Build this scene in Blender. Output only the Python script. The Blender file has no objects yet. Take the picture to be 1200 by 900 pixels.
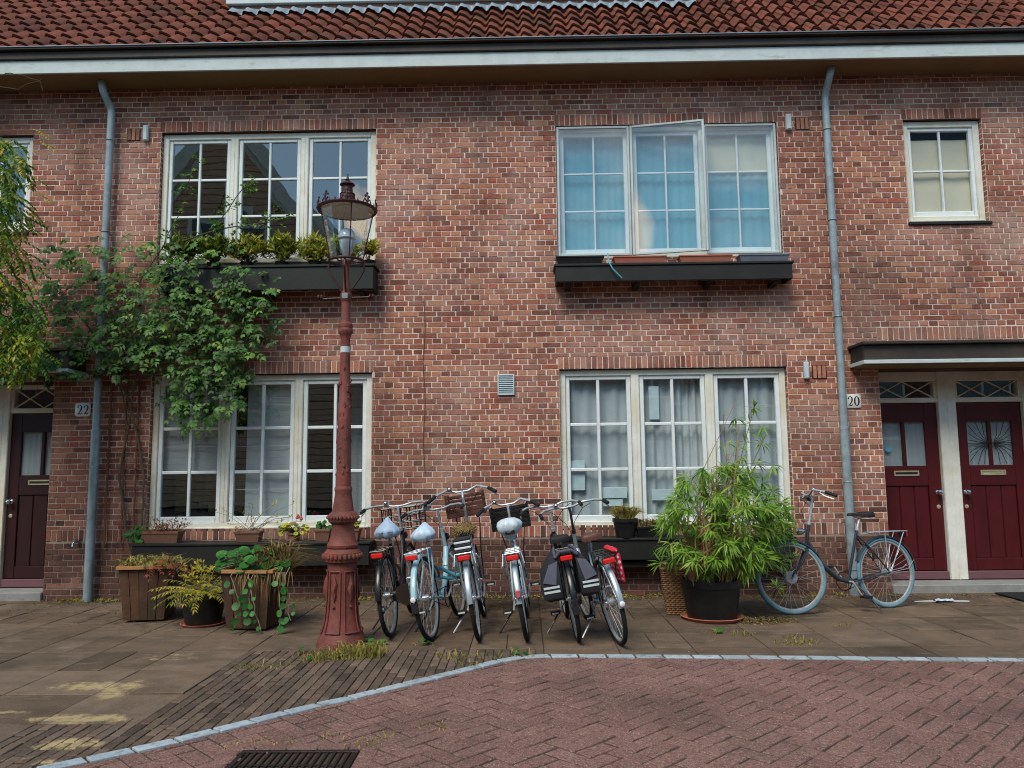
import bpy, math, random
from mathutils import Vector, Matrix, noise
R = random.Random(11)
rad = math.radians
sc = bpy.context.scene
COL = sc.collection
FPX = 900.0
CH = 1.44
CAMP = Vector((0, -9.0, CH))
PITCH, YAW, ROLL = rad(6.38), rad(0.855), rad(-0.62)
CR = Matrix.Rotation(YAW, 3, 'Z') @ Matrix.Rotation(math.pi/2 + PITCH, 3, 'X') @ Matrix.Rotation(ROLL, 3, 'Z')

def ray(px, py):
    return CR @ Vector(((px-600)/FPX, (450-py)/FPX, -1))
def P(px, py, Y=0.0):            # photo pixel -> (x, z) on the upright plane y = Y
    d = ray(px, py); t = (Y-CAMP.y)/d.y
    return d.x*t, CH + d.z*t
def G(px, py, z=0.0):            # photo pixel -> (x, y) on the ground
    d = ray(px, py); t = (z-CH)/d.z
    return d.x*t, CAMP.y + d.y*t

# ---------------------------------------------------------------- materials
def lin(c):
    return tuple(((v/255)/12.92 if v/255 <= .04045 else ((v/255+.055)/1.055)**2.4) for v in c)
MATS = {}
def mat(name, cols, rough=.7, metal=0., nscale=6., namt=.2, bump=0., bscale=80., spec=.4, transl=0., stain=None, sscale=1.2, samt=.5, coat=0., fine=0.):
    """procedural paint/stone/leaf material; colour picked per face by the attribute var"""
    m = bpy.data.materials.new(name); m.use_nodes = True
    nt = m.node_tree; N = nt.nodes; L = nt.links
    b = N['Principled BSDF']; out = N['Material Output']
    if isinstance(cols[0], (int, float)): cols = [cols]
    at = N.new('ShaderNodeAttribute'); at.attribute_name = 'var'
    rp = N.new('ShaderNodeValToRGB'); e = rp.color_ramp.elements
    while len(e) < max(2, len(cols)): e.new(.5)
    for i in range(len(e)):
        e[i].position = i/(len(e)-1)
        e[i].color = (*lin(cols[min(i, len(cols)-1)]), 1)
    L.new(at.outputs['Fac'], rp.inputs[0])
    tc = N.new('ShaderNodeTexCoord')
    nz = N.new('ShaderNodeTexNoise'); nz.inputs['Scale'].default_value = nscale; nz.inputs['Detail'].default_value = 6; nz.inputs['Roughness'].default_value = .65
    L.new(tc.outputs['Object'], nz.inputs['Vector'])
    mr = N.new('ShaderNodeMapRange'); mr.inputs[1].default_value = .25; mr.inputs[2].default_value = .75
    mr.inputs[3].default_value = 1-namt; mr.inputs[4].default_value = 1+namt
    L.new(nz.outputs['Fac'], mr.inputs[0])
    mx = N.new('ShaderNodeMix'); mx.data_type = 'RGBA'; mx.blend_type = 'MULTIPLY'; mx.inputs[0].default_value = 1
    L.new(rp.outputs[0], mx.inputs[6]); L.new(mr.outputs[0], mx.inputs[7])
    col = mx.outputs[2]
    if stain:
        n2 = N.new('ShaderNodeTexNoise'); n2.inputs['Scale'].default_value = sscale; n2.inputs['Detail'].default_value = 8; n2.inputs['Roughness'].default_value = .7
        L.new(tc.outputs['Object'], n2.inputs['Vector'])
        m2 = N.new('ShaderNodeMapRange'); m2.inputs[1].default_value = .48; m2.inputs[2].default_value = .72; m2.inputs[4].default_value = samt
        L.new(n2.outputs['Fac'], m2.inputs[0])
        x2 = N.new('ShaderNodeMix'); x2.data_type = 'RGBA'; x2.inputs[7].default_value = (*lin(stain), 1)
        L.new(m2.outputs[0], x2.inputs[0]); L.new(col, x2.inputs[6]); col = x2.outputs[2]
    if fine:
        n3 = N.new('ShaderNodeTexNoise'); n3.inputs['Scale'].default_value = 95; n3.inputs['Detail'].default_value = 4; n3.inputs['Roughness'].default_value = .8
        L.new(tc.outputs['Object'], n3.inputs['Vector'])
        m3 = N.new('ShaderNodeMapRange'); m3.inputs[1].default_value = .36; m3.inputs[2].default_value = .64; m3.inputs[3].default_value = 1-fine; m3.inputs[4].default_value = 1+fine
        L.new(n3.outputs['Fac'], m3.inputs[0])
        x3 = N.new('ShaderNodeMix'); x3.data_type = 'RGBA'; x3.blend_type = 'MULTIPLY'; x3.inputs[0].default_value = 1
        L.new(col, x3.inputs[6]); L.new(m3.outputs[0], x3.inputs[7]); col = x3.outputs[2]
    L.new(col, b.inputs['Base Color'])
    b.inputs['Roughness'].default_value = rough; b.inputs['Metallic'].default_value = metal
    b.inputs['Specular IOR Level'].default_value = spec
    if coat: b.inputs['Coat Weight'].default_value = coat
    if bump:
        bn = N.new('ShaderNodeTexNoise'); bn.inputs['Scale'].default_value = bscale; bn.inputs['Detail'].default_value = 5
        L.new(tc.outputs['Object'], bn.inputs['Vector'])
        bp = N.new('ShaderNodeBump'); bp.inputs['Strength'].default_value = bump; bp.inputs['Distance'].default_value = .01
        L.new(bn.outputs['Fac'], bp.inputs['Height']); L.new(bp.outputs[0], b.inputs['Normal'])
    if transl:
        tr = N.new('ShaderNodeBsdfTranslucent'); L.new(col, tr.inputs[0])
        ms = N.new('ShaderNodeMixShader'); ms.inputs[0].default_value = transl
        L.new(b.outputs[0], ms.inputs[1]); L.new(tr.outputs[0], ms.inputs[2]); L.new(ms.outputs[0], out.inputs[0])
    MATS[name] = m
    return m
def glass(name, tint=(.9, .95, .97), refl=1., ior=1.9, rough=.0, bump=.0):
    m = bpy.data.materials.new(name); m.use_nodes = True
    nt = m.node_tree; N = nt.nodes; L = nt.links; N.remove(N['Principled BSDF']); out = N['Material Output']
    tr = N.new('ShaderNodeBsdfTransparent'); tr.inputs[0].default_value = (*tint, 1)
    gl = N.new('ShaderNodeBsdfGlossy'); gl.inputs['Roughness'].default_value = rough; gl.inputs[0].default_value = (refl, refl, refl, 1)
    lw = N.new('ShaderNodeLayerWeight'); lw.inputs[0].default_value = .5
    pw = N.new('ShaderNodeMath'); pw.operation = 'POWER'; pw.inputs[1].default_value = 4.; L.new(lw.outputs['Facing'], pw.inputs[0])
    f0 = ((ior-1)/(ior+1))**2
    fr = N.new('ShaderNodeMath'); fr.operation = 'MULTIPLY_ADD'; fr.inputs[1].default_value = 1-f0; fr.inputs[2].default_value = f0; L.new(pw.outputs[0], fr.inputs[0])
    ms = N.new('ShaderNodeMixShader'); L.new(fr.outputs[0], ms.inputs[0]); L.new(tr.outputs[0], ms.inputs[1]); L.new(gl.outputs[0], ms.inputs[2])
    L.new(ms.outputs[0], out.inputs[0])
    if bump:
        tc = N.new('ShaderNodeTexCoord'); nz = N.new('ShaderNodeTexNoise'); nz.inputs['Scale'].default_value = 3.0; nz.inputs['Detail'].default_value = 1
        bp = N.new('ShaderNodeBump'); bp.inputs['Strength'].default_value = bump; bp.inputs['Distance'].default_value = .02
        L.new(tc.outputs['Object'], nz.inputs['Vector']); L.new(nz.outputs['Fac'], bp.inputs['Height'])
        L.new(bp.outputs[0], gl.inputs['Normal'])
    MATS[name] = m
    return m

# ---------------------------------------------------------------- mesh builder
class MB:
    def __init__(s, M=None):
        s.v = []; s.f = []; s.a = []; s.mi = []; s.M = M; s.sm = []
    def add(s, pts, faces, a=.5, m=0, smooth=True):
        o = len(s.v)
        if s.M is not None: pts = [s.M @ Vector(p) for p in pts]
        s.v.extend(tuple(p) for p in pts)
        for f in faces:
            s.f.append([i+o for i in f]); s.a.append(a); s.mi.append(m); s.sm.append(smooth)
    def box(s, x0, x1, y0, y1, z0, z1, a=.5, m=0, skip=()):
        p = [(x0,y0,z0),(x1,y0,z0),(x1,y1,z0),(x0,y1,z0),(x0,y0,z1),(x1,y0,z1),(x1,y1,z1),(x0,y1,z1)]
        F = {'b':(0,3,2,1),'t':(4,5,6,7),'f':(0,1,5,4),'k':(2,3,7,6),'l':(3,0,4,7),'r':(1,2,6,5)}
        s.add(p, [F[k] for k in F if k not in skip], a, m, False)
    def bbox(s, x0, x1, y0, y1, z0, z1, bv=.004, a=.5, m=0):
        """box with chamfered edges"""
        bv = min(bv, (x1-x0)*.4, (y1-y0)*.4, (z1-z0)*.4)
        X, Y, Z = (x0, x1), (y0, y1), (z0, z1); sg = (1, -1)
        pts = []; idx = {}
        for i in (0,1):
            for j in (0,1):
                for k in (0,1):
                    for ax in range(3):
                        q = [X[i]+sg[i]*bv, Y[j]+sg[j]*bv, Z[k]+sg[k]*bv]
                        q[ax] = (X[i], Y[j], Z[k])[ax]
                        idx[(i,j,k,ax)] = len(pts); pts.append(q)
        F = []
        for ax in range(3):
            for s0 in (0,1):
                o = [a_ for a_ in range(3) if a_ != ax]; lp = []
                for (u, w) in ((0,0),(1,0),(1,1),(0,1)):
                    c = [0,0,0]; c[ax] = s0; c[o[0]] = u; c[o[1]] = w; lp.append(idx[(*c, ax)])
                flip = (s0 == 1) == (ax == 1)
                F.append(lp[::-1] if flip else lp)
        for ax in range(3):
            o = [a_ for a_ in range(3) if a_ != ax]
            for (u, w) in ((0,0),(1,0),(1,1),(0,1)):
                c0 = [0,0,0]; c0[o[0]] = u; c0[o[1]] = w; c1 = list(c0); c1[ax] = 1
                lp = [idx[(*c0,o[0])], idx[(*c1,o[0])], idx[(*c1,o[1])], idx[(*c0,o[1])]]
                F.append(lp)
        for i in (0,1):
            for j in (0,1):
                for k in (0,1):
                    F.append([idx[(i,j,k,0)], idx[(i,j,k,1)], idx[(i,j,k,2)]])
        s.add(pts, F, a, m, False)
    def beam(s, p0, p1, w, h, up=(0,0,1), a=.5, m=0):
        """rectangular bar from p0 to p1"""
        p0 = Vector(p0); p1 = Vector(p1); d = (p1-p0).normalized(); u = Vector(up)
        r = d.cross(u)
        if r.length < 1e-4: r = d.cross(Vector((0,1,0)))
        r.normalize(); u = r.cross(d)
        q = []
        for p in (p0, p1):
            for (i, j) in ((-1,-1),(1,-1),(1,1),(-1,1)): q.append(p + r*w/2*i + u*h/2*j)
        s.add(q, [(3,2,1,0),(4,5,6,7),(0,1,5,4),(1,2,6,5),(2,3,7,6),(3,0,4,7)], a, m, False)
    def tube(s, path, r, n=8, closed=False, cap=True, a=.5, m=0, flat=1.):
        pts = [Vector(p) for p in path]; k = len(pts)
        rr = r if isinstance(r, (list, tuple)) else [r]*k
        out = []; prev = None
        for i in range(k):
            if closed: t = pts[(i+1) % k]-pts[i-1]
            else: t = pts[min(i+1, k-1)]-pts[max(i-1, 0)]
            if t.length < 1e-9: t = Vector((0,0,1))
            t.normalize()
            if prev is None:
                u = t.cross(Vector((0,0,1)))
                if u.length < 1e-3: u = t.cross(Vector((1,0,0)))
            else:
                u = prev - t*prev.dot(t)
                if u.length < 1e-5: u = t.cross(Vector((0,1,0)))
            u.normalize(); prev = u; w = t.cross(u)
            for j in range(n):
                an = 2*math.pi*j/n
                out.append(pts[i] + (u*math.cos(an) + w*math.sin(an)*flat)*rr[i])
        F = []
        for i in range(k if closed else k-1):
            for j in range(n):
                a0 = i*n+j; a1 = i*n+(j+1) % n; b0 = ((i+1) % k)*n+j; b1 = ((i+1) % k)*n+(j+1) % n
                F.append((a0, b0, b1, a1)[::-1] if False else (a0, a1, b1, b0))
        if cap and not closed:
            F.append(tuple(range(n))[::-1]); F.append(tuple((k-1)*n+j for j in range(n)))
        s.add(out, F, a, m, True)
    def lathe(s, prof, n=24, c=(0,0,0), a=.5, m=0, cap=True, sq=None, rot=0.):
        """prof: (radius, z) from bottom to top"""
        out = []
        for (r, z) in prof:
            for j in range(n):
                an = 2*math.pi*j/n + rot
                out.append((c[0]+r*math.cos(an), c[1]+r*math.sin(an), c[2]+z))
        F = []
        for i in range(len(prof)-1):
            for j in range(n):
                F.append((i*n+j, i*n+(j+1) % n, (i+1)*n+(j+1) % n, (i+1)*n+j))
        if cap:
            F.append(tuple(range(n))[::-1]); F.append(tuple((len(prof)-1)*n+j for j in range(n)))
        s.add(out, F, a, m, True)
    def sphere(s, c, r, n=12, sx=1, sy=1, sz=1, a=.5, m=0):
        k = max(4, n//2)
        prof = [(max(1e-4, math.sin(math.pi*i/k))*1, -math.cos(math.pi*i/k)) for i in range(k+1)]
        out = []
        for (q, z) in prof:
            for j in range(n):
                an = 2*math.pi*j/n
                out.append((c[0]+r*sx*q*math.cos(an), c[1]+r*sy*q*math.sin(an), c[2]+r*sz*z))
        F = [(i*n+j, i*n+(j+1) % n, (i+1)*n+(j+1) % n, (i+1)*n+j) for i in range(k) for j in range(n)]
        s.add(out, F, a, m, True)
    def leaf(s, p, d, nrm, ln, wd, a=.5, m=0, droop=.2):
        p = Vector(p); d = Vector(d).normalized(); nrm = Vector(nrm)
        r = d.cross(nrm)
        if r.length < 1e-3: r = d.cross(Vector((.3,.5,.8)))
        r.normalize(); u = r.cross(d)
        mid = p + d*ln*.45 + u*ln*.04
        tip = p + d*ln - u*ln*droop
        s.add([p, mid+r*wd/2-u*wd*.12, tip, mid-r*wd/2-u*wd*.12, mid], [(0,1,4),(1,2,4),(4,2,3),(0,4,3)], a, m, True)
    def disc(s, p, nrm, r, a=.5, m=0, n=7, cup=.15):
        nrm = Vector(nrm).normalized(); u = nrm.cross(Vector((.31,.2,.93)))
        if u.length < 1e-3: u = nrm.cross(Vector((1,0,0)))
        u.normalize(); w = nrm.cross(u); p = Vector(p)
        pts = [p-nrm*r*cup] + [p+(u*math.cos(2*math.pi*j/n)+w*math.sin(2*math.pi*j/n))*r*R.uniform(.88,1.08) for j in range(n)]
        s.add(pts, [(0, 1+j, 1+(j+1) % n) for j in range(n)], a, m, True)
    def build(s, name, mats, parent=None, angle=38, loc=None):
        me = bpy.data.meshes.new(name); me.from_pydata(s.v, [], s.f)
        if not isinstance(mats, (list, tuple)): mats = [mats]
        for q in mats: me.materials.append(MATS[q])
        if len(s.f):
            me.polygons.foreach_set('material_index', s.mi)
            me.polygons.foreach_set('use_smooth', s.sm)
            at = me.attributes.new('var', 'FLOAT', 'FACE'); at.data.foreach_set('value', s.a)
        me.update()
        if angle: me.set_sharp_from_angle(angle=rad(angle))
        o = bpy.data.objects.new(name, me); COL.objects.link(o)
        if parent is not None: o.parent = parent
        if loc is not None: o.location = loc
        return o
def thing(name, label, cat, loc=(0,0,0), rot=(0,0,0), group=None):
    o = bpy.data.objects.new(name, None); COL.objects.link(o); o.empty_display_size = .1
    o.location = loc; o.rotation_euler = rot
    return tag(o, label, cat, group)
def tag(o, label, cat, group=None):
    o['label'] = label; o['category'] = cat
    if group: o['group'] = group
    return o
def struct(o):
    o['kind'] = 'structure'; return o
def stuff(o, label, cat):
    o['kind'] = 'stuff'; o['label'] = label; o['category'] = cat; return o

# palette -----------------------------------------------------------
mat('brick', [(116,72,58),(142,92,76),(156,102,84),(166,112,92),(184,130,102),(146,96,80),(160,90,72)], rough=.9, nscale=30, namt=.28, bump=.5, bscale=120, stain=(196,170,158), sscale=.9, samt=.55, fine=.15, spec=.2)
mat('brick_low', [(78,54,48),(98,68,60),(110,76,66),(100,70,62)], rough=.9, nscale=30, namt=.3, bump=.5, bscale=120, stain=(48,40,34), sscale=1.6, samt=.5, fine=.15, spec=.2)
mat('mortar_low', (152,134,122), rough=.95, nscale=5, namt=.3, bump=.3, bscale=200, stain=(70,60,50), sscale=1.6, samt=.7, spec=.1)
mat('mortar', (230,212,200), rough=.95, nscale=5, namt=.22, bump=.3, bscale=200, stain=(160,140,128), sscale=1.6, samt=.6, spec=.1)
mat('frame_paint', (226,228,218), rough=.5, nscale=9, namt=.1, stain=(168,150,108), sscale=3.5, samt=.35, bump=.05, spec=.4)
mat('sash_paint', (224,232,232), rough=.45, nscale=12, namt=.07, stain=(180,176,160), sscale=5, samt=.3, spec=.4)
mat('board_white', (190,202,202), rough=.55, nscale=6, namt=.08, stain=(150,142,126), sscale=4, samt=.3, spec=.3)
mat('gutter_dark', (52,46,42), rough=.6, nscale=5, namt=.3, stain=(96,84,72), sscale=1.5, samt=.4)
mat('soffit', (132,108,78), rough=.8, nscale=3, namt=.15)
mat('roof_tile', [(84,46,36),(108,60,46),(124,70,54),(96,54,42)], rough=.85, nscale=14, namt=.3, bump=.3, bscale=60, stain=(70,58,40), sscale=3.0, samt=.75, spec=.25)
mat('lead', (140,156,168), rough=.55, metal=.3, nscale=8, namt=.25)
mat('zinc', [(140,158,166),(158,174,180)], rough=.42, metal=.15, nscale=7, namt=.2, stain=(96,98,96), sscale=5, samt=.75, spec=.5)
mat('black_wood', (25,25,24), rough=.6, nscale=9, namt=.3, stain=(50,52,46), sscale=3, samt=.4)
mat('green_wood', (20,28,26), rough=.6, nscale=9, namt=.25, stain=(40,46,40), sscale=3, samt=.4)
mat('door_red', (78,22,26), rough=.42, nscale=5, namt=.14, stain=(70,24,26), sscale=2, samt=.4, spec=.35)
mat('door_dark', (48,19,21), rough=.5, nscale=5, namt=.14, spec=.35)
mat('sill_mauve', (108,74,80), rough=.6, nscale=6, namt=.15)
mat('stone_step', (140,140,138), rough=.85, nscale=20, namt=.25, bump=.3, stain=(90,88,82), sscale=5, samt=.5)
mat('brass', (224,218,180), rough=.35, metal=.7, nscale=20, namt=.15)
mat('chrome', (200,204,208), rough=.22, metal=1., nscale=20, namt=.08)
mat('plate', (214,216,212), rough=.3, nscale=20, namt=.05, coat=.4)
mat('ink', (18,20,24), rough=.5)
mat('vent', (190,208,214), rough=.5, nscale=10, namt=.08)
mat('dark_room', (46,38,32), rough=.9, nscale=2, namt=.3)
mat('room_tile', [(206,186,120),(190,170,108),(214,196,132)], rough=.4, nscale=4, namt=.1)
mat('curtain_grey', [(196,206,208),(226,232,232)], rough=.9, nscale=4, namt=.1, transl=.2)
mat('paper', (206,224,226), rough=.8)
mat('curtain_sky_tint', [(116,194,212),(150,210,222)], rough=.9, nscale=2, namt=.1, transl=.3)  # net curtain with the blue of the reflected sky put into its colour
mat('cream_sheet', [(232,220,186),(240,232,206)], rough=.9, nscale=2, namt=.1, transl=.3)
glass('pane', ior=2.6, bump=.03)
glass('pane_mid', ior=2.05, bump=.02)
glass('pane_clear', ior=1.3, bump=.0)
mat('cast_iron', [(108,58,52),(118,66,58),(96,52,48)], rough=.62, nscale=18, namt=.3, bump=.5, bscale=90, stain=(70,46,38), sscale=5, samt=.8, spec=.35)
mat('cast_dark', (62,30,30), rough=.5, nscale=10, namt=.25, bump=.2)
mat('hood_under', (226,218,204), rough=.5, metal=.0, nscale=30, namt=.1)
mat('slab', [(96,80,66),(108,91,76),(118,101,85),(88,74,61)], rough=.92, nscale=5, namt=.22, bump=.35, bscale=150, stain=(64,58,48), sscale=1.3, samt=.6, fine=.22, spec=.2)
mat('paver_grey', [(70,60,52),(104,88,76),(84,72,62),(116,98,84),(92,74,64)], rough=.92, nscale=12, namt=.25, bump=.4, bscale=150, stain=(66,62,42), sscale=2.2, samt=.6, fine=.2, spec=.2)
mat('paver_red', [(118,88,80),(130,98,90),(138,105,96),(124,93,85),(128,92,83)], rough=.9, nscale=40, namt=.4, bump=.8, bscale=150, stain=(94,80,72), sscale=1.1, samt=.5, fine=.5, spec=.2)
mat('joint', (66,56,48), rough=1., nscale=12, namt=.3, stain=(62,66,36), sscale=3, samt=.6, bump=.4)
mat('ground', (92,80,72), rough=.95, nscale=2, namt=.3, bump=.3)
mat('kerb_stone', [(150,166,174),(168,182,188),(136,150,158)], rough=.8, nscale=20, namt=.2, bump=.2, stain=(126,128,124), sscale=8, samt=.6, fine=.12)
mat('sand', [(196,176,128),(180,158,110)], rough=1., nscale=30, namt=.2)
mat('iron_grate', (44,38,36), rough=.6, metal=.4, nscale=12, namt=.3, stain=(92,64,48), sscale=8, samt=.5)
mat('mat_black', (24,23,22), rough=.95, nscale=80, namt=.4)
mat('terracotta', (176,104,84), rough=.8, nscale=10, namt=.15, stain=(150,110,96), sscale=6, samt=.4)
mat('terracotta_dull', (120,84,68), rough=.85, nscale=10, namt=.25, stain=(80,72,56), sscale=6, samt=.5)
mat('plastic_black', (24,24,25), rough=.45, nscale=10, namt=.15, stain=(64,62,58), sscale=5, samt=.3)
mat('plastic_grey', (112,120,132), rough=.5, nscale=10, namt=.12)
mat('soil', (50,40,32), rough=1., nscale=30, namt=.4)
mat('planter_wood', [(80,54,38),(100,68,48),(68,47,35),(90,61,44)], rough=.8, nscale=7, namt=.3, bump=.4, bscale=30, stain=(62,44,34), sscale=5, samt=.5)
mat('planter_rim', (168,124,78), rough=.8, nscale=9, namt=.25)
mat('wicker', [(120,88,62),(146,110,78),(98,72,52)], rough=.8, nscale=20, namt=.25, bump=.3)
mat('lath', (112,66,48), rough=.85, nscale=12, namt=.25)
mat('bark', (92,80,64), rough=.9, nscale=20, namt=.3, bump=.4)
mat('twig', (150,140,120), rough=.9, nscale=20, namt=.2)
mat('leaf_vine', [(44,70,32),(62,100,40),(84,130,52),(108,148,60),(160,164,78)], rough=.5, nscale=6, namt=.15, transl=.3, spec=.4)
mat('leaf_yellow', [(54,94,36),(78,120,42),(112,142,46),(176,172,58),(190,168,60)], rough=.5, nscale=6, namt=.15, transl=.35)
mat('leaf_box', [(72,96,38),(116,136,50),(160,168,60),(206,196,76),(130,110,54)], rough=.45, nscale=6, namt=.15, transl=.3)
mat('leaf_round', [(34,84,32),(50,112,42),(76,138,58),(40,92,46)], rough=.45, nscale=6, namt=.12, transl=.3)
mat('leaf_bamboo', [(70,110,36),(104,148,50),(138,176,66),(166,192,92),(180,170,100)], rough=.45, nscale=6, namt=.12, transl=.35)
mat('cane', [(150,116,80),(176,140,98),(120,92,66)], rough=.6, nscale=10, namt=.2)
mat('leaf_dry', [(122,100,60),(150,126,78),(104,78,50),(100,98,52),(176,156,106)], rough=.8, nscale=8, namt=.2, transl=.25)
mat('leaf_red', [(120,52,44),(140,70,52),(96,92,48)], rough=.6, nscale=8, namt=.2, transl=.25)
mat('leaf_fern', [(150,150,48),(196,176,56),(110,124,44),(84,104,44)], rough=.6, nscale=8, namt=.2, transl=.3)
mat('grass', [(96,108,44),(150,140,66),(180,160,92),(84,98,40)], rough=.8, nscale=8, namt=.2, transl=.25)
mat('flower_pink', (206,96,110), rough=.6, transl=.2)
mat('tyre', (30,30,31), rough=.85, nscale=20, namt=.2)
mat('tyre_pale', (100,142,156), rough=.8, nscale=20, namt=.15, stain=(90,92,90), sscale=8, samt=.6)
mat('bike_black', (26,27,30), rough=.35, nscale=6, namt=.15, coat=.3)
mat('bike_slate', (44,50,60), rough=.35, nscale=6, namt=.12, coat=.4)
mat('bike_silver', (176,188,196), rough=.35, metal=.5, nscale=6, namt=.1, coat=.3)
mat('bike_white', (196,210,216), rough=.35, nscale=6, namt=.08, coat=.4)
mat('bike_blue', (158,196,206), rough=.35, nscale=6, namt=.08, coat=.4)
mat('alloy', (196,204,210), rough=.3, metal=.45, nscale=30, namt=.12, stain=(120,112,104), sscale=14, samt=.4)
mat('rim_alloy', (184,190,194), rough=.35, metal=.4, nscale=30, namt=.15, stain=(110,100,90), sscale=12, samt=.5)
mat('rubber', (26,26,28), rough=.7)
mat('leather_brown', (92,60,50), rough=.5, nscale=12, namt=.2)
mat('red_reflector', (214,40,34), rough=.25, coat=.5)
mat('lamp_clear', (220,226,230), rough=.15, coat=.5)
mat('cover_blue', [(156,186,214),(186,208,228),(206,220,232)], rough=.45, nscale=22, namt=.16, bump=.5, bscale=26)
mat('cover_bag', [(176,196,204),(206,220,226),(150,178,190)], rough=.3, nscale=20, namt=.18, bump=.7, bscale=24)
mat('cover_fur', [(150,128,82),(122,100,62),(170,148,100)], rough=1., nscale=24, namt=.35, bump=.8, bscale=60)
mat('fabric_grey', [(92,94,110),(70,72,84)], rough=.85, nscale=10, namt=.15)
mat('fabric_black', (40,40,46), rough=.85, nscale=10, namt=.2)
mat('reflective', (196,208,212), rough=.4)
mat('rope_blue', (88,168,186), rough=.6)
mat('cloth_blue', (186,206,222), rough=.85, nscale=20, namt=.12)
mat('string', (214,216,218), rough=.8)
mat('house_brick', [(92,60,50),(110,72,60)], rough=.9, nscale=6, namt=.25)
mat('house_board', (206,168,140), rough=.8, nscale=4, namt=.2)
mat('house_roof', (86,52,44), rough=.9, nscale=5, namt=.25)
mat('house_glass', (60,72,80), rough=.1)
# red pannier with pale dots
m = mat('fabric_dots', (206,44,62), rough=.8, namt=.08)
_nt = m.node_tree; _b = _nt.nodes['Principled BSDF']
_vo = _nt.nodes.new('ShaderNodeTexVoronoi'); _vo.inputs['Scale'].default_value = 22; _vo.inputs['Randomness'].default_value = .35
_tc = _nt.nodes.new('ShaderNodeTexCoord'); _nt.links.new(_tc.outputs['Object'], _vo.inputs['Vector'])
_mp = _nt.nodes.new('ShaderNodeMapRange'); _mp.inputs[1].default_value = .26; _mp.inputs[2].default_value = .3; _mp.inputs[3].default_value = 1; _mp.inputs[4].default_value = 0
_nt.links.new(_vo.outputs['Distance'], _mp.inputs[0])
_mx = _nt.nodes.new('ShaderNodeMix'); _mx.data_type = 'RGBA'; _mx.inputs[6].default_value = (*lin((206,44,62)), 1); _mx.inputs[7].default_value = (*lin((236,206,210)), 1)
_nt.links.new(_mp.outputs[0], _mx.inputs[0]); _nt.links.new(_mx.outputs[2], _b.inputs['Base Color'])
# roads: polka etc. done; sheer blind lines are geometry

def streaks(mname, colr, sc_, lo, hi, amt, loc=(0,0,0)):
    """weathering with its own shape: runs and soft patches over a material"""
    m = MATS[mname]; nt = m.node_tree; N = nt.nodes; L = nt.links; b = N['Principled BSDF']; src = b.inputs['Base Color'].links[0].from_socket
    tc = N.new('ShaderNodeTexCoord'); mp = N.new('ShaderNodeMapping'); mp.inputs['Scale'].default_value = sc_; mp.inputs['Location'].default_value = loc
    nz = N.new('ShaderNodeTexNoise'); nz.inputs['Scale'].default_value = 1; nz.inputs['Detail'].default_value = 5; nz.inputs['Roughness'].default_value = .6
    L.new(tc.outputs['Object'], mp.inputs[0]); L.new(mp.outputs[0], nz.inputs['Vector'])
    mr = N.new('ShaderNodeMapRange'); mr.inputs[1].default_value = lo; mr.inputs[2].default_value = hi; mr.inputs[4].default_value = amt; L.new(nz.outputs['Fac'], mr.inputs[0])
    mx = N.new('ShaderNodeMix'); mx.data_type = 'RGBA'; mx.inputs[7].default_value = (*lin(colr), 1)
    L.new(mr.outputs[0], mx.inputs[0]); L.new(src, mx.inputs[6]); L.new(mx.outputs[2], b.inputs['Base Color'])
for k_ in ('brick', 'mortar'):
    streaks(k_, (66,44,36), (1.6, 1, .35), .5, .78, .6); streaks(k_, (204,180,166), (.7, 1, .9), .56, .74, .4, (4.2,0,1.7)); streaks(k_, (84,60,48), (.28,1,.3), .5, .66, .38, (7.3,0,3.1))
streaks('brick_low', (120,92,78), (2.5,1,3.), .5, .7, .5)
streaks('door_red', (46,14,16), (6,1,1.2), .5, .75, .6)
streaks('board_white', (120,114,100), (3,3,12), .6, .72, .4)
streaks('frame_paint', (196,180,132), (1.2,1,1.2), .45, .7, .5)
streaks('kerb_stone', (96,94,88), (14,14,1), .56, .66, .6)
streaks('slab', (134,124,112), (3,9,1), .56, .72, .55)
streaks('slab', (60,52,42), (1.1,1.6,1), .5, .7, .6, (2,5,0))
streaks('paver_red', (84,64,58), (.9,1.1,1), .48, .68, .55, (3,1,0))
streaks('paver_red', (196,178,168), (110,110,110), .6, .66, .75)
streaks('paver_red', (60,44,40), (90,90,90), .58, .66, .5, (5,2,1))
streaks('slab', (170,160,148), (100,100,100), .62, .68, .5)
streaks('paver_grey', (160,148,134), (100,100,100), .62, .68, .5)
streaks('cast_iron', (150,74,60), (7,7,2.5), .5, .66, .5)

streaks('planter_wood', (48,46,30), (3,3,2.2), .46, .66, .6)
streaks('zinc', (92,96,92), (9,9,1.2), .55, .7, .5)
streaks('door_dark', (28,14,14), (6,1,1.2), .5, .75, .6)
# ================================================================ THE TERRACE
XW0, XW1 = -9.0, 9.4
house = thing('brick_terrace', 'long two storey red brown brick terrace with tiled roof and white framed windows', 'house', (0,0,0))
ZS = P(600, 97, 0)[1]                       # soffit height
ZL = P(600, 74, -.44)[1]
ZEAVE = (ZS+ZL)/2
def rect(l, r, t, b, Y=0.):
    return [P(l[0], l[1], Y)[0], P(r[0], r[1], Y)[0], P(b[0], b[1], Y)[1], P(t[0], t[1], Y)[1]]
O = {
 'UL': rect((186,230),(440,230),(310,153),(310,309)),
 'UR': rect((652,220),(914,220),(780,145),(790,300)),
 'TR': rect((1062,200),(1155,200),(1105,139),(1110,260)),
 'FL': rect((-45,210),(36,210),(15,158),(15,272)),
 'LL': rect((174,530),(435,530),(305,438),(300,622)),
 'LR': rect((657,530),(927,530),(790,431),(795,620)),
}
DX0 = P(1038,570)[0]; DX1 = DX0+2.16; DZ1 = P(1120,431)[1]
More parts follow.
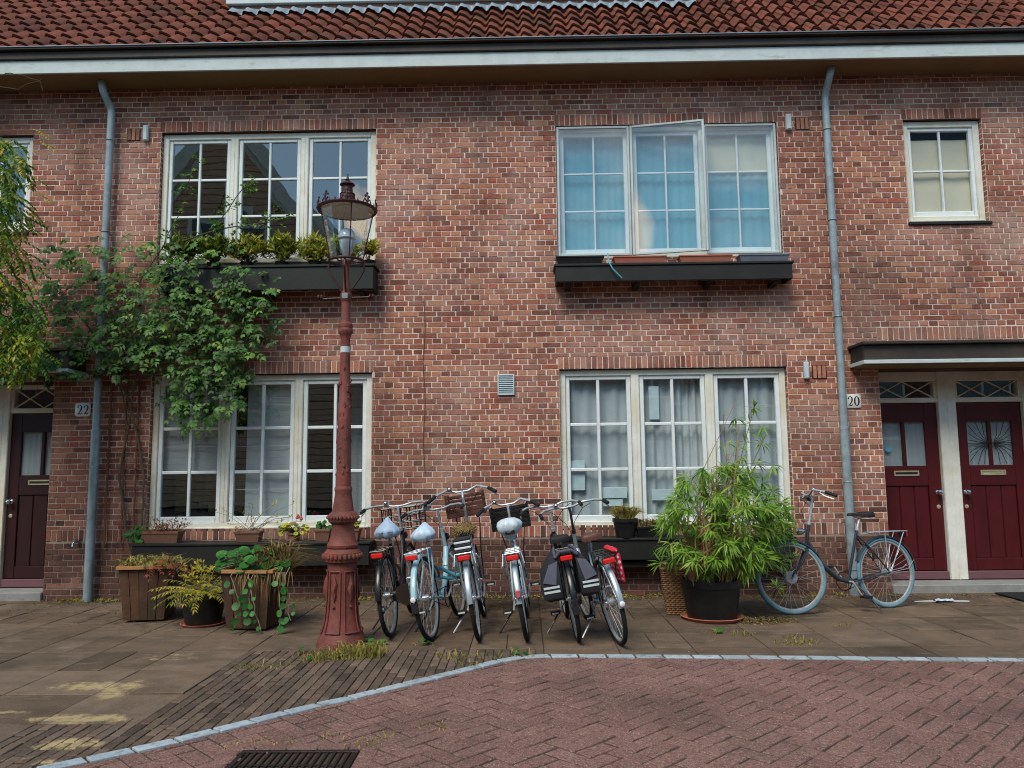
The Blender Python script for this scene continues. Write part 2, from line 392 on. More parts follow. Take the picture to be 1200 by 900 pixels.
EX1 = P(57,570)[0]; EX0 = EX1-2.16; EZ1 = P(40,447)[1]
O['DR'] = [DX0, DX1, -.1, DZ1]
O['DL'] = [EX0, EX1, -.1, EZ1]
SOL = {}                                     # upright courses over the openings
for k, h in (('UL',.135),('UR',.135),('TR',.13),('LL',.145),('LR',.145)):
    o_ = O[k]; SOL[k] = [o_[0]-.01, o_[1]+.01, o_[3]+.004, o_[3]+h]
SOL['DR'] = [P(1028,390)[0], XW1, P(1100,397)[1], P(1100,383)[1]]
BZ = P(620, 629)[1]; BT = P(620, 616)[1]
bands = [[XW0, O['DL'][0], BZ, BT], [O['DL'][1], DX0, BZ, BT], [DX1, XW1, BZ, BT]]
holes = [o_ for o_ in O.values()]
def overlap(a0, a1, b0, b1): return min(a1, b1)-max(a0, b0)
def brickface(mb, x0, x1, z0, z1, var, d=.010):
    if x1-x0 < .012 or z1-z0 < .01: return
    j = .0016; y = R.uniform(-.0016, .0016); t = R.uniform(-.0012,.0012)
    q = [(x0+R.uniform(-j,j), y-t, z0+R.uniform(-j,j)), (x1+R.uniform(-j,j), y+t, z0+R.uniform(-j,j)),
         (x1+R.uniform(-j,j), y+t, z1+R.uniform(-j,j)), (x0+R.uniform(-j,j), y-t, z1+R.uniform(-j,j))]
    k = [(p[0], d, p[2]) for p in q]
    low = 1 if z1 < BZ else 0
    if z1 < BZ+.5 and R.random() < .12: low = 1
    if low and R.random() < .06: low = 0; var = .1
    mb.add(q+k, [(0,1,2,3),(1,0,4,5),(2,1,5,6),(3,2,6,7),(0,3,7,4)], var, low, False)
wb = MB()
CHH = .0655; BH = .0525; ST = .226; HD = .113; JT = .0135
sol_list = list(SOL.values())+bands
nrow = int((ZEAVE+.02)/CHH)+1
for i in range(nrow):
    z0 = i*CHH; z1 = min(z0+BH, ZEAVE+.05)
    head = (i % 2 == 1)
    pitch = HD if head else ST
    off = (.5*HD) if head else (ST*.5 if (i//2) % 2 else 0)
    off += R.uniform(-.008, .008)
    n0 = int(XW0/pitch)-1
    x = n0*pitch + off
    drift = 0
    while x < XW1:
        a = x + R.uniform(-.003,.003); b_ = x+pitch-JT + R.uniform(-.003,.003)
        if not head and R.random() < .06: b_ = x+pitch/2-JT
        var = R.random()
        if R.random() < .02: var = 1.0 if R.random() < .5 else .03
        segs = [(a, b_, z0, z1)]
        if b_ - a < pitch*.6 and not head: segs.append((x+pitch/2, x+pitch-JT, z0, z1))
        for reg in holes+sol_list:
            new = []
            for (p, q, r0, r1) in segs:
                gx = .006
                if overlap(p, q, reg[0]-gx, reg[1]+gx) <= 0 or overlap(r0, r1, reg[2]-.008, reg[3]+.008) <= 0:
                    new.append((p, q, r0, r1)); continue
                if reg[0]-gx > p: new.append((p, reg[0]-gx, r0, r1))
                if reg[1]+gx < q: new.append((reg[1]+gx, q, r0, r1))
                pp, qq = max(p, reg[0]-gx), min(q, reg[1]+gx)
                if reg[2]-.008 > r0+.012: new.append((pp, qq, r0, reg[2]-.008))
                if reg[3]+.008 < r1-.012: new.append((pp, qq, reg[3]+.008, r1))
            segs = new
        for sgm in segs:
            if sgm[0] > XW0 and sgm[1] < XW1: brickface(wb, *sgm, var)
        x += pitch
for reg in sol_list:
    x = reg[0]
    while x < reg[1]-.02:
        w = .0655+R.uniform(-.003,.003)
        brickface(wb, x, min(x+w-.0115, reg[1]), reg[2]+R.uniform(0,.004), reg[3]-R.uniform(0,.004), R.random())
        x += w
# mortar bed with the openings cut out
xs = sorted(set([XW0, XW1]+[v for h in holes for v in (h[0], h[1])])); zs = sorted(set([-.15, ZEAVE+.25]+[v for h in holes for v in (h[2], h[3])]))
mo = MB()
zs = sorted(set(zs+[BZ])); xs2 = []
for a, b_ in zip(xs, xs[1:]):
    for c, d in zip(zs, zs[1:]):
        if any(h[0]-1e-6 <= a and h[1]+1e-6 >= b_ and h[2]-1e-6 <= c and h[3]+1e-6 >= d for h in holes): continue
        wb.add([(a,.0055,c),(b_,.0055,c),(b_,.0055,d),(a,.0055,d)], [(0,1,2,3)], .5, 2 if c >= BZ-.001 else 3, False)
# reveals, in courses
for k, h in O.items():
    dep = .40 if k[0] == 'D' else .13
    for sx, xx in ((1, h[0]), (-1, h[1])):
        z = h[2]
        i = 0
        while z < h[3]-.01:
            zz = min(z+BH, h[3]); cuts = [.004, .105, .21, .32, dep] if i % 2 else [.004, .16, .27, .37, dep]
            cuts = [c for c in cuts if c < dep]+[dep]
            for c, d in zip(cuts, cuts[1:]):
                if d-c < .02: continue
                q = [(xx, c, z), (xx, d-.01, z), (xx, d-.01, zz), (xx, c, zz)]
                wb.add([(xx-sx*.001+sx*.002, y_, z_) for (_, y_, z_) in q], [(0,1,2,3)], R.random(), 0, False)
            z += CHH; i += 1
        wb.add([(xx,.0055,h[2]),(xx,dep,h[2]),(xx,dep,h[3]),(xx,.0055,h[3])], [(0,1,2,3)], .5, 2, False)
    wb.add([(h[0],.0055,h[3]),(h[1],.0055,h[3]),(h[1],dep,h[3]),(h[0],dep,h[3])], [(0,1,2,3)], .2, 1, False)
    wb.add([(h[0],.0055,h[2]),(h[1],.0055,h[2]),(h[1],dep,h[2]),(h[0],dep,h[2])], [(0,1,2,3)], .2, 1, False)
# gable ends, back
wb.box(XW0, XW0+.25, .02, 8, -.1, ZEAVE, .3, 0); wb.box(XW1-.25, XW1, .02, 8, -.1, ZEAVE, .3, 0); wb.box(XW0, XW1, 7.8, 8, -.1, ZEAVE, .3, 0)
wall = wb.build('wall', ['brick', 'brick_low', 'mortar', 'mortar_low'], house, angle=0)

# ---------------------------------------------------------------- windows
def curtain(x0, x1, z0, z1, y, amp=.018, wl=.11, a=.5, ph=0.):
    mb = MB(); n = max(6, int((x1-x0)/.018))
    pts = []
    for i in range(n+1):
        x = x0+(x1-x0)*i/n
        yy = y+amp*math.sin(2*math.pi*x/wl+ph)+amp*.6*math.sin(2*math.pi*x/(wl*2.7)+1.3)
        pts += [(x, yy, z0), (x+.01*math.sin(x*30), yy+.01, z1)]
    mb.add(pts, [(2*i, 2*i+2, 2*i+3, 2*i+1) for i in range(n)], a, 0, True)
    return mb
def grille(mb, x0, x1, z0, z1, y0, y1, nc, nr, w):
    for c in range(1, nc):
        x = x0+(x1-x0)*c/nc; mb.bbox(x-w/2, x+w/2, y0, y1, z0, z1, .006)
    zz = [z0+(z1-z0)*r_/nr for r_ in range(nr+1)]; xx = [x0+(x1-x0)*c/nc for c in range(nc+1)]
    for r_ in range(1, nr):
        for c in range(nc):
            a_ = xx[c]+(w/2 if c else 0); b_ = xx[c+1]-(w/2 if c < nc-1 else 0)
            mb.bbox(a_, b_, y0+.002, y1-.002, zz[r_]-w/2, zz[r_]+w/2, .006)
def ring(mb, x0, x1, z0, z1, y0, y1, w, wb_=None, bv=.006, a=.5):
    wb_ = wb_ or w
    mb.bbox(x0, x0+w, y0, y1, z0, z1, bv, a); mb.bbox(x1-w, x1, y0, y1, z0, z1, bv, a)
    mb.bbox(x0+w, x1-w, y0+.001, y1, z1-w, z1, bv, a); mb.bbox(x0+w, x1-w, y0+.001, y1, z0, z0+wb_, bv, a)
def panes(x0, x1, z0, z1, y, nc, nr, w, tilt=.004):
    g = MB()
    for c in range(nc):
        for r_ in range(nr):
            a_ = x0+(x1-x0)*c/nc; b_ = x0+(x1-x0)*(c+1)/nc; c_ = z0+(z1-z0)*r_/nr; d_ = z0+(z1-z0)*(r_+1)/nr
            t1 = R.uniform(-tilt, tilt)*(b_-a_); t2 = R.uniform(-tilt, tilt)*(d_-c_)
            g.add([(a_, y-t1-t2, c_), (b_, y+t1-t2, c_), (b_, y+t1+t2, d_), (a_, y-t1+t2, d_)], [(0,1,2,3)], .5, 0, False)
    return g
WN = []
def window(key, nsash, nc, nr, gm='pane', rec=.06, fw=.07, mull=.10, sw=.05, mun=.038, sill=.05, label=None, bottom=.09):
    x0, x1, z0, z1 = O[key]
    fr = MB(); ring(fr, x0+.004, x1-.004, z0+.004, z1-.006, rec, rec+.10, fw, bottom)
    W_ = (x1-x0-2*fw-(nsash-1)*mull)/nsash
    for i in range(1, nsash):
        xm = x0+fw+i*W_+(i-1)*mull
        fr.bbox(xm, xm+mull, rec+.001, rec+.10, z0+bottom, z1-fw, .01)
        fr.bbox(xm+mull*.5-.003, xm+mull*.5+.003, rec-.004, rec, z0+bottom+.01, z1-fw-.01, .001)
    # drip sill
    fr.bbox(x0+.03, x1-.03, rec-.02, rec-.001, z0+.02, z0+.04, .004)
    w = fr.build('window', 'frame_paint', house)
    if label: w['label'] = label
    res = []
    for i in range(nsash):
        a = x0+fw+i*(W_+mull)+.003; b_ = a+W_-.006
        sb = MB(); ring(sb, a, b_, z0+bottom+.003, z1-fw-.003, rec+.022, rec+.07, sw, sw+.02)
        gx0, gx1, gz0, gz1 = a+sw, b_-sw, z0+bottom+sw+.023, z1-fw-sw-.003
        grille(sb, gx0, gx1, gz0, gz1, rec+.028, rec+.062, nc, nr, mun)
        sb.build('sash', 'sash_paint', w)
        panes(gx0, gx1, gz0, gz1, rec+.046, nc, nr, mun).build('glass', gm, w, angle=0)
        res.append((gx0, gx1, gz0, gz1))
    rm = MB()
    D = rec+1.6
    q = [(x0-.15, x1+.15, z0-.3, z1+.2)][0]
    rm.add([(q[0],D,q[2]),(q[1],D,q[2]),(q[1],D,q[3]),(q[0],D,q[3]),(q[0],rec+.11,q[2]),(q[1],rec+.11,q[2]),(q[1],rec+.11,q[3]),(q[0],rec+.11,q[3])],
           [(0,1,2,3),(0,4,5,1),(2,6,7,3),(1,5,6,2),(0,3,7,4)], .4, 0, False)
    rm.build('room', 'dark_room', w)
    return w, res
wLL, sLL = window('LL', 3, 2, 3, label='lower window with dull grey net curtains half hidden by the climber')
wLR, sLR = window('LR', 3, 2, 3, gm='pane_mid', label='lower window with grey curtains behind the bamboo')
wUL, sUL = window('UL', 3, 2, 3, mun=.03, sw=.045, label='upper window with dark panes above the planted ledge')
wTR, sTR = window('TR', 1, 2, 2, gm='pane_clear', mun=.026, sw=.045, fw=.075, label='small single upper window')
wFL, sFL = window('FL', 1, 2, 2, mun=.026, sw=.045, fw=.075, label='upper window half hidden by the yellow leaved tree')
# curtains
def cur(w, s, fx0, fx1, fz0, fz1, y, m, amp=.016, wl=.1, a=.5, ph=0.):
    gx0, gx1, gz0, gz1 = s
    c = curtain(gx0-.03+(gx1-gx0+.06)*fx0, gx0-.03+(gx1-gx0+.06)*fx1, gz0-.03+(gz1-gz0+.06)*fz0, gz0-.03+(gz1-gz0+.06)*fz1, y, amp, wl, a, ph)
    return c.build('curtain', m, w, angle=0)
cur(wLL, sLL[0], 0, 1, .34, 1, .20, 'curtain_grey', .008, .3, .1)
cur(wLL, sLL[1], .18, 1, 0, 1, .20, 'curtain_grey', .008, .3, .6)
for s_, zs_ in ((sLL[0], (.85,.53)), (sLL[1], (.85,.53,.2))):
    for f in zs_:
        b_ = MB(); z = s_[2]+(s_[3]-s_[2])*f; b_.tube([(s_[0]-.02,.165,z),(s_[1]+.02,.165,z)], .0035, 6); b_.build('curtain_rod', 'sash_paint', wLL)
t_ = MB(); s_ = sLL[0]
for i in range(8):
    for j in range(5):
        t_.bbox(s_[0]-.2+i*.125, s_[0]-.2+i*.125+.12, .9, .92, s_[2]-.1+j*.125, s_[2]-.1+j*.125+.12, .003, R.random())
t_.build('tiled_splashback', 'room_tile', wLL)
k_ = MB(); k_.box(s_[0]-.1, s_[1]+.1, .5, .8, s_[2]-.3, s_[2]+.02); k_.lathe([(.05,0),(.06,.08),(.04,.1)], 12, (s_[0]+.3,.6,s_[2]+.02)); k_.box(s_[0]+.12, s_[0]+.24, .55, .6, s_[2]+.02, s_[2]+.15)
k_.build('counter', 'black_wood', wLL)
cur(wLR, sLR[0], 0, 1, 0, 1, .2, 'curtain_grey', .012, .16, .25)
cur(wLR, sLR[1], 0, .55, 0, 1, .2, 'curtain_grey', .02, .12, .5)
cur(wLR, sLR[1], .5, 1, 0, 1, .23, 'curtain_grey', .03, .09, .9)
cur(wLR, sLR[2], 0, 1, 0, 1, .2, 'curtain_grey', .014, .14, .15)
for (f0, f1, g0, g1, si) in ((.0,.25,.18,.4,0),(.5,.98,.12,.2,0),(.52,.9,.06,.11,0),(.1,.5,.1,.18,1),(.1,.28,.7,.95,1)):
    s_ = sLR[si]; c_ = MB(); c_.bbox(s_[0]+(s_[1]-s_[0])*f0, s_[0]+(s_[1]-s_[0])*f1, .14, .16, s_[2]+(s_[3]-s_[2])*g0, s_[2]+(s_[3]-s_[2])*g1, .004, .9); c_.build('paper', 'paper', wLR)
cur(wTR, sTR[0], 0, 1, 0, .9, .16, 'cream_sheet', .003, .4, .8)  # added sheet, its cream stands in for pale panels mirrored in the pane
cur(wUL, sUL[0], .85, 1, 0, 1, .25, 'curtain_grey', .02, .08, .1)
cur(wLL, sLL[2], .55, .95, 0, 1, .7, 'curtain_grey', .02, .1, .0)

# upper right window: storm panes outside the sashes, the middle one ajar
x0, x1, z0, z1 = O['UR']
fr = MB(); ring(fr, x0+.004, x1-.004, z0+.004, z1-.006, .06, .16, .05, .06)
W3 = (x1-x0-.1)/3
for i in (1, 2):
    xm = x0+.05+i*W3; fr.bbox(xm-.03, xm+.03, .061, .158, z0+.06, z1-.05, .006)
wUR = fr.build('window', 'frame_paint', house); wUR['label'] = 'upper window with bright net curtains and one pane ajar'
for i in range(3):
    a = x0+.05+i*W3+(.033 if i else .003); b_ = x0+.05+(i+1)*W3-(.033 if i < 2 else .003)
    sb = MB(); ring(sb, a, b_, z0+.065, z1-.055, .10, .135, .05, .06)
    gx0, gx1, gz0, gz1 = a+.05, b_-.05, z0+.125, z1-.105
    grille(sb, gx0, gx1, gz0, gz1, .104, .13, 2, 3, .024)
    sb.build('sash', 'sash_paint', wUR); panes(gx0, gx1, gz0, gz1, .118, 2, 3, .02).build('glass', 'pane_clear', wUR, angle=0)
    curtain(gx0-.05, gx1+.05, gz0-.05, gz1+.05, .19, .005, .083+.021*i, .6, i).build('curtain', 'curtain_sky_tint', wUR, angle=0)
    if i == 2: curtain(gx0-.04, gx1+.04, gz0+(gz1-gz0)*.68, gz1+.05, .165, .004, .3, .6, i).build('blind', 'cream_sheet', wUR, angle=0)
    # storm pane
    M_ = None
    sa, sb_ = x0+.012+i*(x1-x0-.02)/3, x0+.004+(i+1)*(x1-x0-.02)/3
    if i == 1:
        M_ = Matrix.Translation((sa, .0, 0)) @ Matrix.Rotation(rad(-10), 4, 'Z') @ Matrix.Translation((-sa, 0, 0))
    st = MB(M_); ring(st, sa, sb_, z0+.02, z1-.015, .002, .03, .028, .03, .004)
    st.build('storm_sash', 'board_white', wUR)
    g = MB(M_); g.add([(sa+.02,.016,z0+.04),(sb_-.02,.0165,z0+.04),(sb_-.02,.0165,z1-.04),(sa+.02,.016,z1-.04)], [(0,1,2,3)], .5, 0, False)
    if i == 1: pass
    g.build('glass', 'pane_mid', wUR, angle=0)
rm = MB(); q = (x0-.15, x1+.15, z0-.2, z1+.2); D = 1.6
rm.add([(q[0],D,q[2]),(q[1],D,q[2]),(q[1],D,q[3]),(q[0],D,q[3]),(q[0],.17,q[2]),(q[1],.17,q[2]),(q[1],.17,q[3]),(q[0],.17,q[3])],
       [(0,1,2,3),(0,4,5,1),(2,6,7,3),(1,5,6,2),(0,3,7,4)], .4, 0, False)
rm.build('room', 'dark_room', wUR)
# slate sill under small window
for k in ('TR', 'FL'):
    h = O[k]; mb = MB(); mb.bbox(h[0]-.02, h[1]+.02, -.025, .07, h[2]-.035, h[2]-.002, .004); mb.build('window_sill', 'black_wood', house)

# ---------------------------------------------------------------- ledges under the windows
def ledge(xa, xb, zt, zb, dep, m, brackets, lip=.03):
    mb = MB()
    mb.bbox(xa, xb, -dep, -.004, zt-.03, zt, .006)
    mb.bbox(xa+.02, xb-.02, -dep+.015, -dep+.045, zb, zt-.031, .005)
    mb.bbox(xa+.02, xa+.05, -dep+.046, -.005, zb, zt-.031, .004); mb.bbox(xb-.05, xb-.02, -dep+.046, -.005, zb, zt-.031, .004)
    o = mb.build('window_ledge', m, house)
    for f in brackets:
        x = xa+(xb-xa)*f; k = MB()
        k.add([(x-.03,-dep+.06,zb-.001),(x+.03,-dep+.06,zb-.001),(x+.03,-.004,zb-.001),(x-.03,-.004,zb-.001),(x-.03,-dep+.08,zb-.04),(x+.03,-dep+.08,zb-.04),(x+.03,-.004,zb-.05),(x-.03,-.004,zb-.05)],
              [(0,1,2,3),(4,7,6,5),(0,4,5,1),(0,3,7,4),(1,5,6,2)], .5, 0, False)
        k.build('bracket', m, o)
    return o
DU = .30
ULX0, ULT = P(196, 312, -DU); ULX1, ULB = P(439, 338, -DU); URX0, URT = P(649, 304, -DU); URX1, URB = P(932, 329, -DU)
URT = P(790, 307, -DU)[1]
ledge(ULX0-.1, ULX1, ULT, ULB, DU, 'green_wood', (.1,.5,.93))
ledge(URX0, URX1, URT, P(790,328,-DU)[1], DU, 'black_wood', (.06,.35,.65,.93))
DLW = .28
LLX0, LLT = P(152, 634, -DLW); LLX1, LLB = P(434, 662, -DLW); LRX0, LRT = P(655, 630, -DLW); LRX1, LRB = P(935, 657, -DLW)
LLT = P(300,636,-DLW)[1]; LLB = P(300,664,-DLW)[1]; LRT = P(790,630,-DLW)[1]; LRB = P(790,656,-DLW)[1]
ledge(LLX0, LLX1, LLT, LLB, DLW, 'black_wood', (.1,.5,.93))
ledge(LRX0, LRX1, LRT, LRB, DLW, 'black_wood', (.08,.5,.93))
mb = MB(); mb.bbox(LRX0+.03, LRX1-.03, -.2, -.004, LRB-.09, LRB-.03, .004); mb.build('lower_rail', 'black_wood', house)

# ---------------------------------------------------------------- doors
YD = .36
def door(x0, x1, z0, z1, hand, kind, m='door_red'):
    """hand +1: knob near x1"""
    mb = MB()
    w = x1-x0; zc = z0+.52*(z1-z0)+.02
    pz0, pz1 = z0+.60*(z1-z0), z1-.24*(z1-z0)*.5
    pz0 = z0+.62*(z1-z0); pz1 = z1-.115*(z1-z0)
    gx0, gx1 = x0+.12, x1-.15 if hand > 0 else x1-.12
    if hand < 0: gx0 = x0+.13
    # stiles, rails
    mb.bbox(x0, gx0, YD, YD+.045, z0, z1, .004); mb.bbox(gx1, x1, YD, YD+.045, z0, z1, .004)
    mb.bbox(gx0, gx1, YD+.001, YD+.045, pz1, z1, .004); mb.bbox(gx0, gx1, YD+.001, YD+.045, z0+.5*(z1-z0), pz0, .004)
    mb.bbox(gx0, gx1, YD+.001, YD+.045, z0, z0+.14, .004)
    xm = (gx0+gx1)/2; mb.bbox(xm-.02, xm+.02, YD+.002, YD+.044, pz0, pz1, .004)
    nb = 3; zz0, zz1 = z0+.14, z0+.5*(z1-z0)
    for i in range(nb):
        a = gx0+(gx1-gx0)*i/nb; b_ = gx0+(gx1-gx0)*(i+1)/nb
        mb.bbox(a+.004, b_-.004, YD+.016, YD+.04, zz0+.001, zz1-.001, .006)
    mb.box(gx0, gx1, YD+.03, YD+.042, zz0, zz1)
    d = mb.build('door', m, house)
    g = panes(gx0, xm-.02, pz0, pz1, YD+.02, 1, 1, 0); g2 = panes(xm+.02, gx1, pz0, pz1, YD+.02, 1, 1, 0)
    g.v += g2.v; g.f.append([4,5,6,7]); g.a.append(.5); g.mi.append(0); g.sm.append(False)
    g.build('door_glass', 'pane', d, angle=0)
    curtain(gx0, gx1, pz0, pz1, YD+.035, .004, .07, .3).build('door_curtain', 'curtain_grey', d, angle=0)
    lz = z0+.575*(z1-z0)
    lb = MB(); ring(lb, xm-.15, xm+.15, lz-.032, lz+.032, YD-.012, YD-.001, .018, None, .003); lb.build('letter_slot', 'brass', d)
    lb = MB(); lb.bbox(xm-.13, xm+.13, YD-.006, YD-.001, lz-.014, lz+.014, .002); lb.build('letter_flap', 'black_wood' if kind != 2 else 'brass', d)
    kx = x1-.055 if hand > 0 else x0+.055
    kz = z0+.46*(z1-z0)
    kb = MB(Matrix.Translation((kx, YD, kz)) @ Matrix.Rotation(math.pi/2, 4, 'X'))
    kb.lathe([(.026,0),(.026,.006),(.011,.012),(.011,.035),(.026,.042),(.032,.056),(.026,.072),(.008,.078)], 16); kb.build('door_knob', 'chrome', d)
    kb = MB(Matrix.Translation((kx, YD, kz-.17)) @ Matrix.Rotation(math.pi/2, 4, 'X')); kb.lathe([(.024,0),(.024,.007),(.012,.01)], 14); kb.build('lock_plate', 'brass', d)
    if kind == 1:
        kb = MB(Matrix.Translation((gx0+.06, YD-.002, (pz0+pz1)/2-.06)) @ Matrix.Rotation(math.pi/2, 4, 'X')); kb.lathe([(.035,0),(.035,.004)], 14); kb.build('round_sticker', 'rope_blue', d)
    if kind == 2:
        ir = MB()
        cx, cz = xm, (pz0+pz1)/2
        for s in (-1, 1):
            for an in (8, 24, 40, 56, 70, -8, -24, -40, -56, -70):
                A = rad(an); L_ = min((gx1-xm)/max(math.cos(A), .01), (pz1-cz)/max(abs(math.sin(A)), .01))*.97
                ir.tube([(cx+s*.03, YD-.004, cz), (cx+s*(.03+(L_-.03)*.5*math.cos(A)*1.12), YD-.006, cz+L_*.42*math.sin(A)), (cx+s*L_*math.cos(A), YD-.004, cz+L_*math.sin(A))], .004, 5)
        ir.tube([(gx0, YD-.005, cz), (gx1, YD-.005, cz)], .005, 5)
        ir.build('iron_grille', 'black_wood', d)
    th = MB(); th.bbox(x0-.005, x1+.005, YD-.03, YD+.05, z0-.10, z0-.008, .006); th.build('door_sill', 'sill_mauve', d)
    return d
def doorway(xa, xb, ztop, leafs, zb, posts, m, kinds, hz):
    fr = MB(); Yf = YD-.03
    zt = hz[0]
    for (a, b_) in posts: fr.bbox(a, b_, Yf-.02, YD+.08, .1, ztop, .008); fr.bbox((a+b_)/2-.006, (a+b_)/2+.006, Yf-.024, Yf-.0205, .1, ztop-.25, .001)
    for (a, b_) in leafs:
        fr.bbox(a-.01, b_+.01, Yf, YD+.06, zt, zt+.06, .006)          # transom bar
        fr.bbox(a-.01, b_+.01, Yf, YD+.06, hz[1], ztop, .006)          # head
        fr.bbox(a-.01, a+.035, Yf+.001, YD+.06, zt+.061, hz[1]-.001, .005); fr.bbox(b_-.035, b_+.01, Yf+.001, YD+.06, zt+.061, hz[1]-.001, .005)
        # crossed glazing bars
        z0_, z1_ = zt+.062, hz[1]-.002; n = 2; w_ = (b_-a-.07)/n
        for i in range(n):
            p = a+.035+i*w_
            fr.beam((p, Yf+.03, z0_), (p+w_, Yf+.03, z1_), .012, .022, (0,1,0)); fr.beam((p, Yf+.034, z1_), (p+w_, Yf+.034, z0_), .012, .022, (0,1,0))
    f = fr.build('door_frame', m, house)
    for (a, b_) in leafs:
        panes(a+.03, b_-.03, zt+.05, hz[1], YD+.02, 1, 1, 0).build('fanlight_glass', 'pane', f, angle=0)
    bk = MB(); bk.box(xa-.1, xb+.1, YD+.3, YD+.32, 0, ztop+.1); bk.build('hallway', 'dark_room', f)
    st = MB(); st.bbox(xa+.003, xb-.003, -.03, YD+.05, -.02, P(1150,684.5,0)[1], .008); st.build('doorstep', 'stone_step', f)
SZ = P(1150,684.5,0)[1]; ZD0 = SZ+.11
ld1 = P(1107, 600, YD)[0]-.0; w_ = .80
post0 = P(1106, 560, YD-.05)[0]; post1 = P(1127, 560, YD-.05)[0]
print('door', post0, post1, post1-post0, 'step', SZ)
ZTB = P(1060, 472, YD-.03)[1]; ZTH = P(1060, 447, YD-.03)[1]
doorway(DX0, DX1, DZ1, [(post0-.80, post0), (post1, post1+.80)], 0, [(post0, post1), (post1+.80, DX1), (DX0-.05, post0-.8)] if post0-.8 > DX0-.04 else [(post0, post1), (post1+.80, max(DX1, post1+.9))], 'frame_paint', None, (ZTB, ZTH))
door(post0-.795, post0-.005, ZD0, ZTB-.003, 1, 1); door(post1+.005, post1+.795, ZD0, ZTB-.003, -1, 2)
ex = P(9, 570, YD)[0]; ZTB2 = P(40, 484, YD-.03)[1]; ZTH2 = P(40, 456, YD-.03)[1]
doorway(EX0, EX1, EZ1, [(ex, ex+.80), (ex-.17-.80, ex-.17)], 0, [(ex-.17, ex), (EX0-.03, ex-.97)] if ex-.97 > EX0 else [(ex-.17, ex)], 'frame_paint', None, (ZTB2, ZTH2))
door(ex+.005, ex+.795, ZD0, ZTB2-.003, -1, 0, 'door_dark'); door(ex-.965, ex-.175, ZD0, ZTB2-.003, 1, 0, 'door_dark')
# canopies over the doorways
def canopy(xa, xb, zb, zt, dep):
    mb = MB(); mb.bbox(xa, xb, -dep, -.004, zb+.045, zt, .008)
    mb.bbox(xa-.03, xb+.03, -dep-.05, -.004, zt+.001, zt+.035, .006)
    c = mb.build('door_canopy', 'gutter_dark', house)
    mb = MB(); mb.bbox(xa-.015, xb+.015, -dep-.03, -.004, zb, zb+.044, .004); mb.build('canopy_trim', 'board_white', c)
    mb = MB(); mb.box(xa+.01, xb-.01, -dep+.01, -.004, zb-.012, zb-.001); mb.build('canopy_soffit', 'soffit', c)
CD = .36
canopy(P(1012,412,-CD)[0], XW1-.4, P(1100,425.5,-CD)[1], P(1100,403,-CD)[1], CD)
canopy(XW0+.3, P(80,433,-CD)[0], P(40,437,-CD)[1], P(40,412,-CD)[1], CD)

# ---------------------------------------------------------------- eaves, gutter, roof
OV = .44
mb = MB(); mb.box(XW0-.2, XW1+.2, -OV+.03, .3, ZEAVE, ZEAVE+.02); mb.build('soffit', 'soffit', house)
ZW1 = P(600, 60.5, -OV)[1]
mb = MB(); mb.bbox(XW0-.2, XW1+.2, -OV-.0, -OV+.029, ZEAVE-.012, ZW1, .004); mb.build('white_fascia', 'board_white', house)
ZG = P(600, 45, -OV-.06)[1]
mb = MB(); mb.bbox(XW0-.2, XW1+.2, -OV-.03, .25, ZW1+.001, ZG-.03, .01); mb.bbox(XW0-.2, XW1+.2, -OV-.08, -OV+.12, ZG-.029, ZG-.008, .004)
g_ = mb.build('gutter', 'gutter_dark', house)
mb = MB(); mb.bbox(XW0-.2, XW1+.2, -OV-.092, -OV-.06, ZG-.007, ZG+.004, .003); mb.build('gutter_edge', 'lead', g_)
SL = rad(46); Y0R = -OV+.0; Z0R = ZG-.05
def roofpt(px, py):
    d = ray(px, py); tn = math.tan(SL)
    t = (Z0R + (CAMP.y-Y0R)*tn - CH)/(d.z - d.y*tn)
    return CAMP + d*t
rb = MB()
TW = .205; EXPO = .30; sub = 10
def prof(u):   # pantile section, u in 0..1
    return .034*math.sin(2*math.pi*u)+.010*math.sin(4*math.pi*u+.6)
nr_ = 20
ncol = int((XW1-XW0+.4)/TW)
ca, sa_ = math.cos(SL), math.sin(SL)
for r_ in range(nr_):
    dt = 0
    for c in range(ncol):
        xx = XW0-.2+c*TW + R.uniform(-.004,.004); ru = R.uniform(-.005,.005); var = R.random()
        if xx > 9.6: continue
        lo = []; hi = []; lip = []
        for k in range(sub+1):
            u = k/sub; h = prof(u)
            s0 = r_*EXPO + ru; s1 = (r_+1)*EXPO+.02
            lo.append((xx+u*TW*1.02, Y0R+s0*ca-(h+.045)*sa_, Z0R+s0*sa_+(h+.045)*ca))
            hi.append((xx+u*TW*1.02, Y0R+s1*ca-(h+.004)*sa_, Z0R+s1*sa_+(h+.004)*ca))
            lip.append((xx+u*TW*1.02, Y0R+s0*ca-(h+.018)*sa_, Z0R+s0*sa_+(h+.018)*ca))
        n = sub+1
        rb.add(lip+lo+hi, [(k, k+1, n+k+1, n+k) for k in range(sub)]+[(n+k, n+k+1, 2*n+k+1, 2*n+k) for k in range(sub)], var, 0, True)
rb.add([(XW0-.2, Y0R+.02, Z0R-.04), (XW1+.2, Y0R+.02, Z0R-.04), (XW1+.2, Y0R+6.2*ca, Z0R-.06+6.2*sa_), (XW0-.2, Y0R+6.2*ca, Z0R-.06+6.2*sa_)], [(0,1,2,3)], .2, 0, False)
rb.add([(XW0-.2, 8.3, ZEAVE), (XW1+.2, 8.3, ZEAVE), (XW1+.2, Y0R+6.0*ca, Z0R+6.0*sa_), (XW0-.2, Y0R+6.0*ca, Z0R+6.0*sa_)], [(0,1,2,3)], .2, 0, False)
rb.add([(XW0, 0.1, ZEAVE), (XW0, 8.3, ZEAVE), (XW0, Y0R+6.0*ca, Z0R+6.0*sa_)], [(0,1,2)], .2, 0, False)
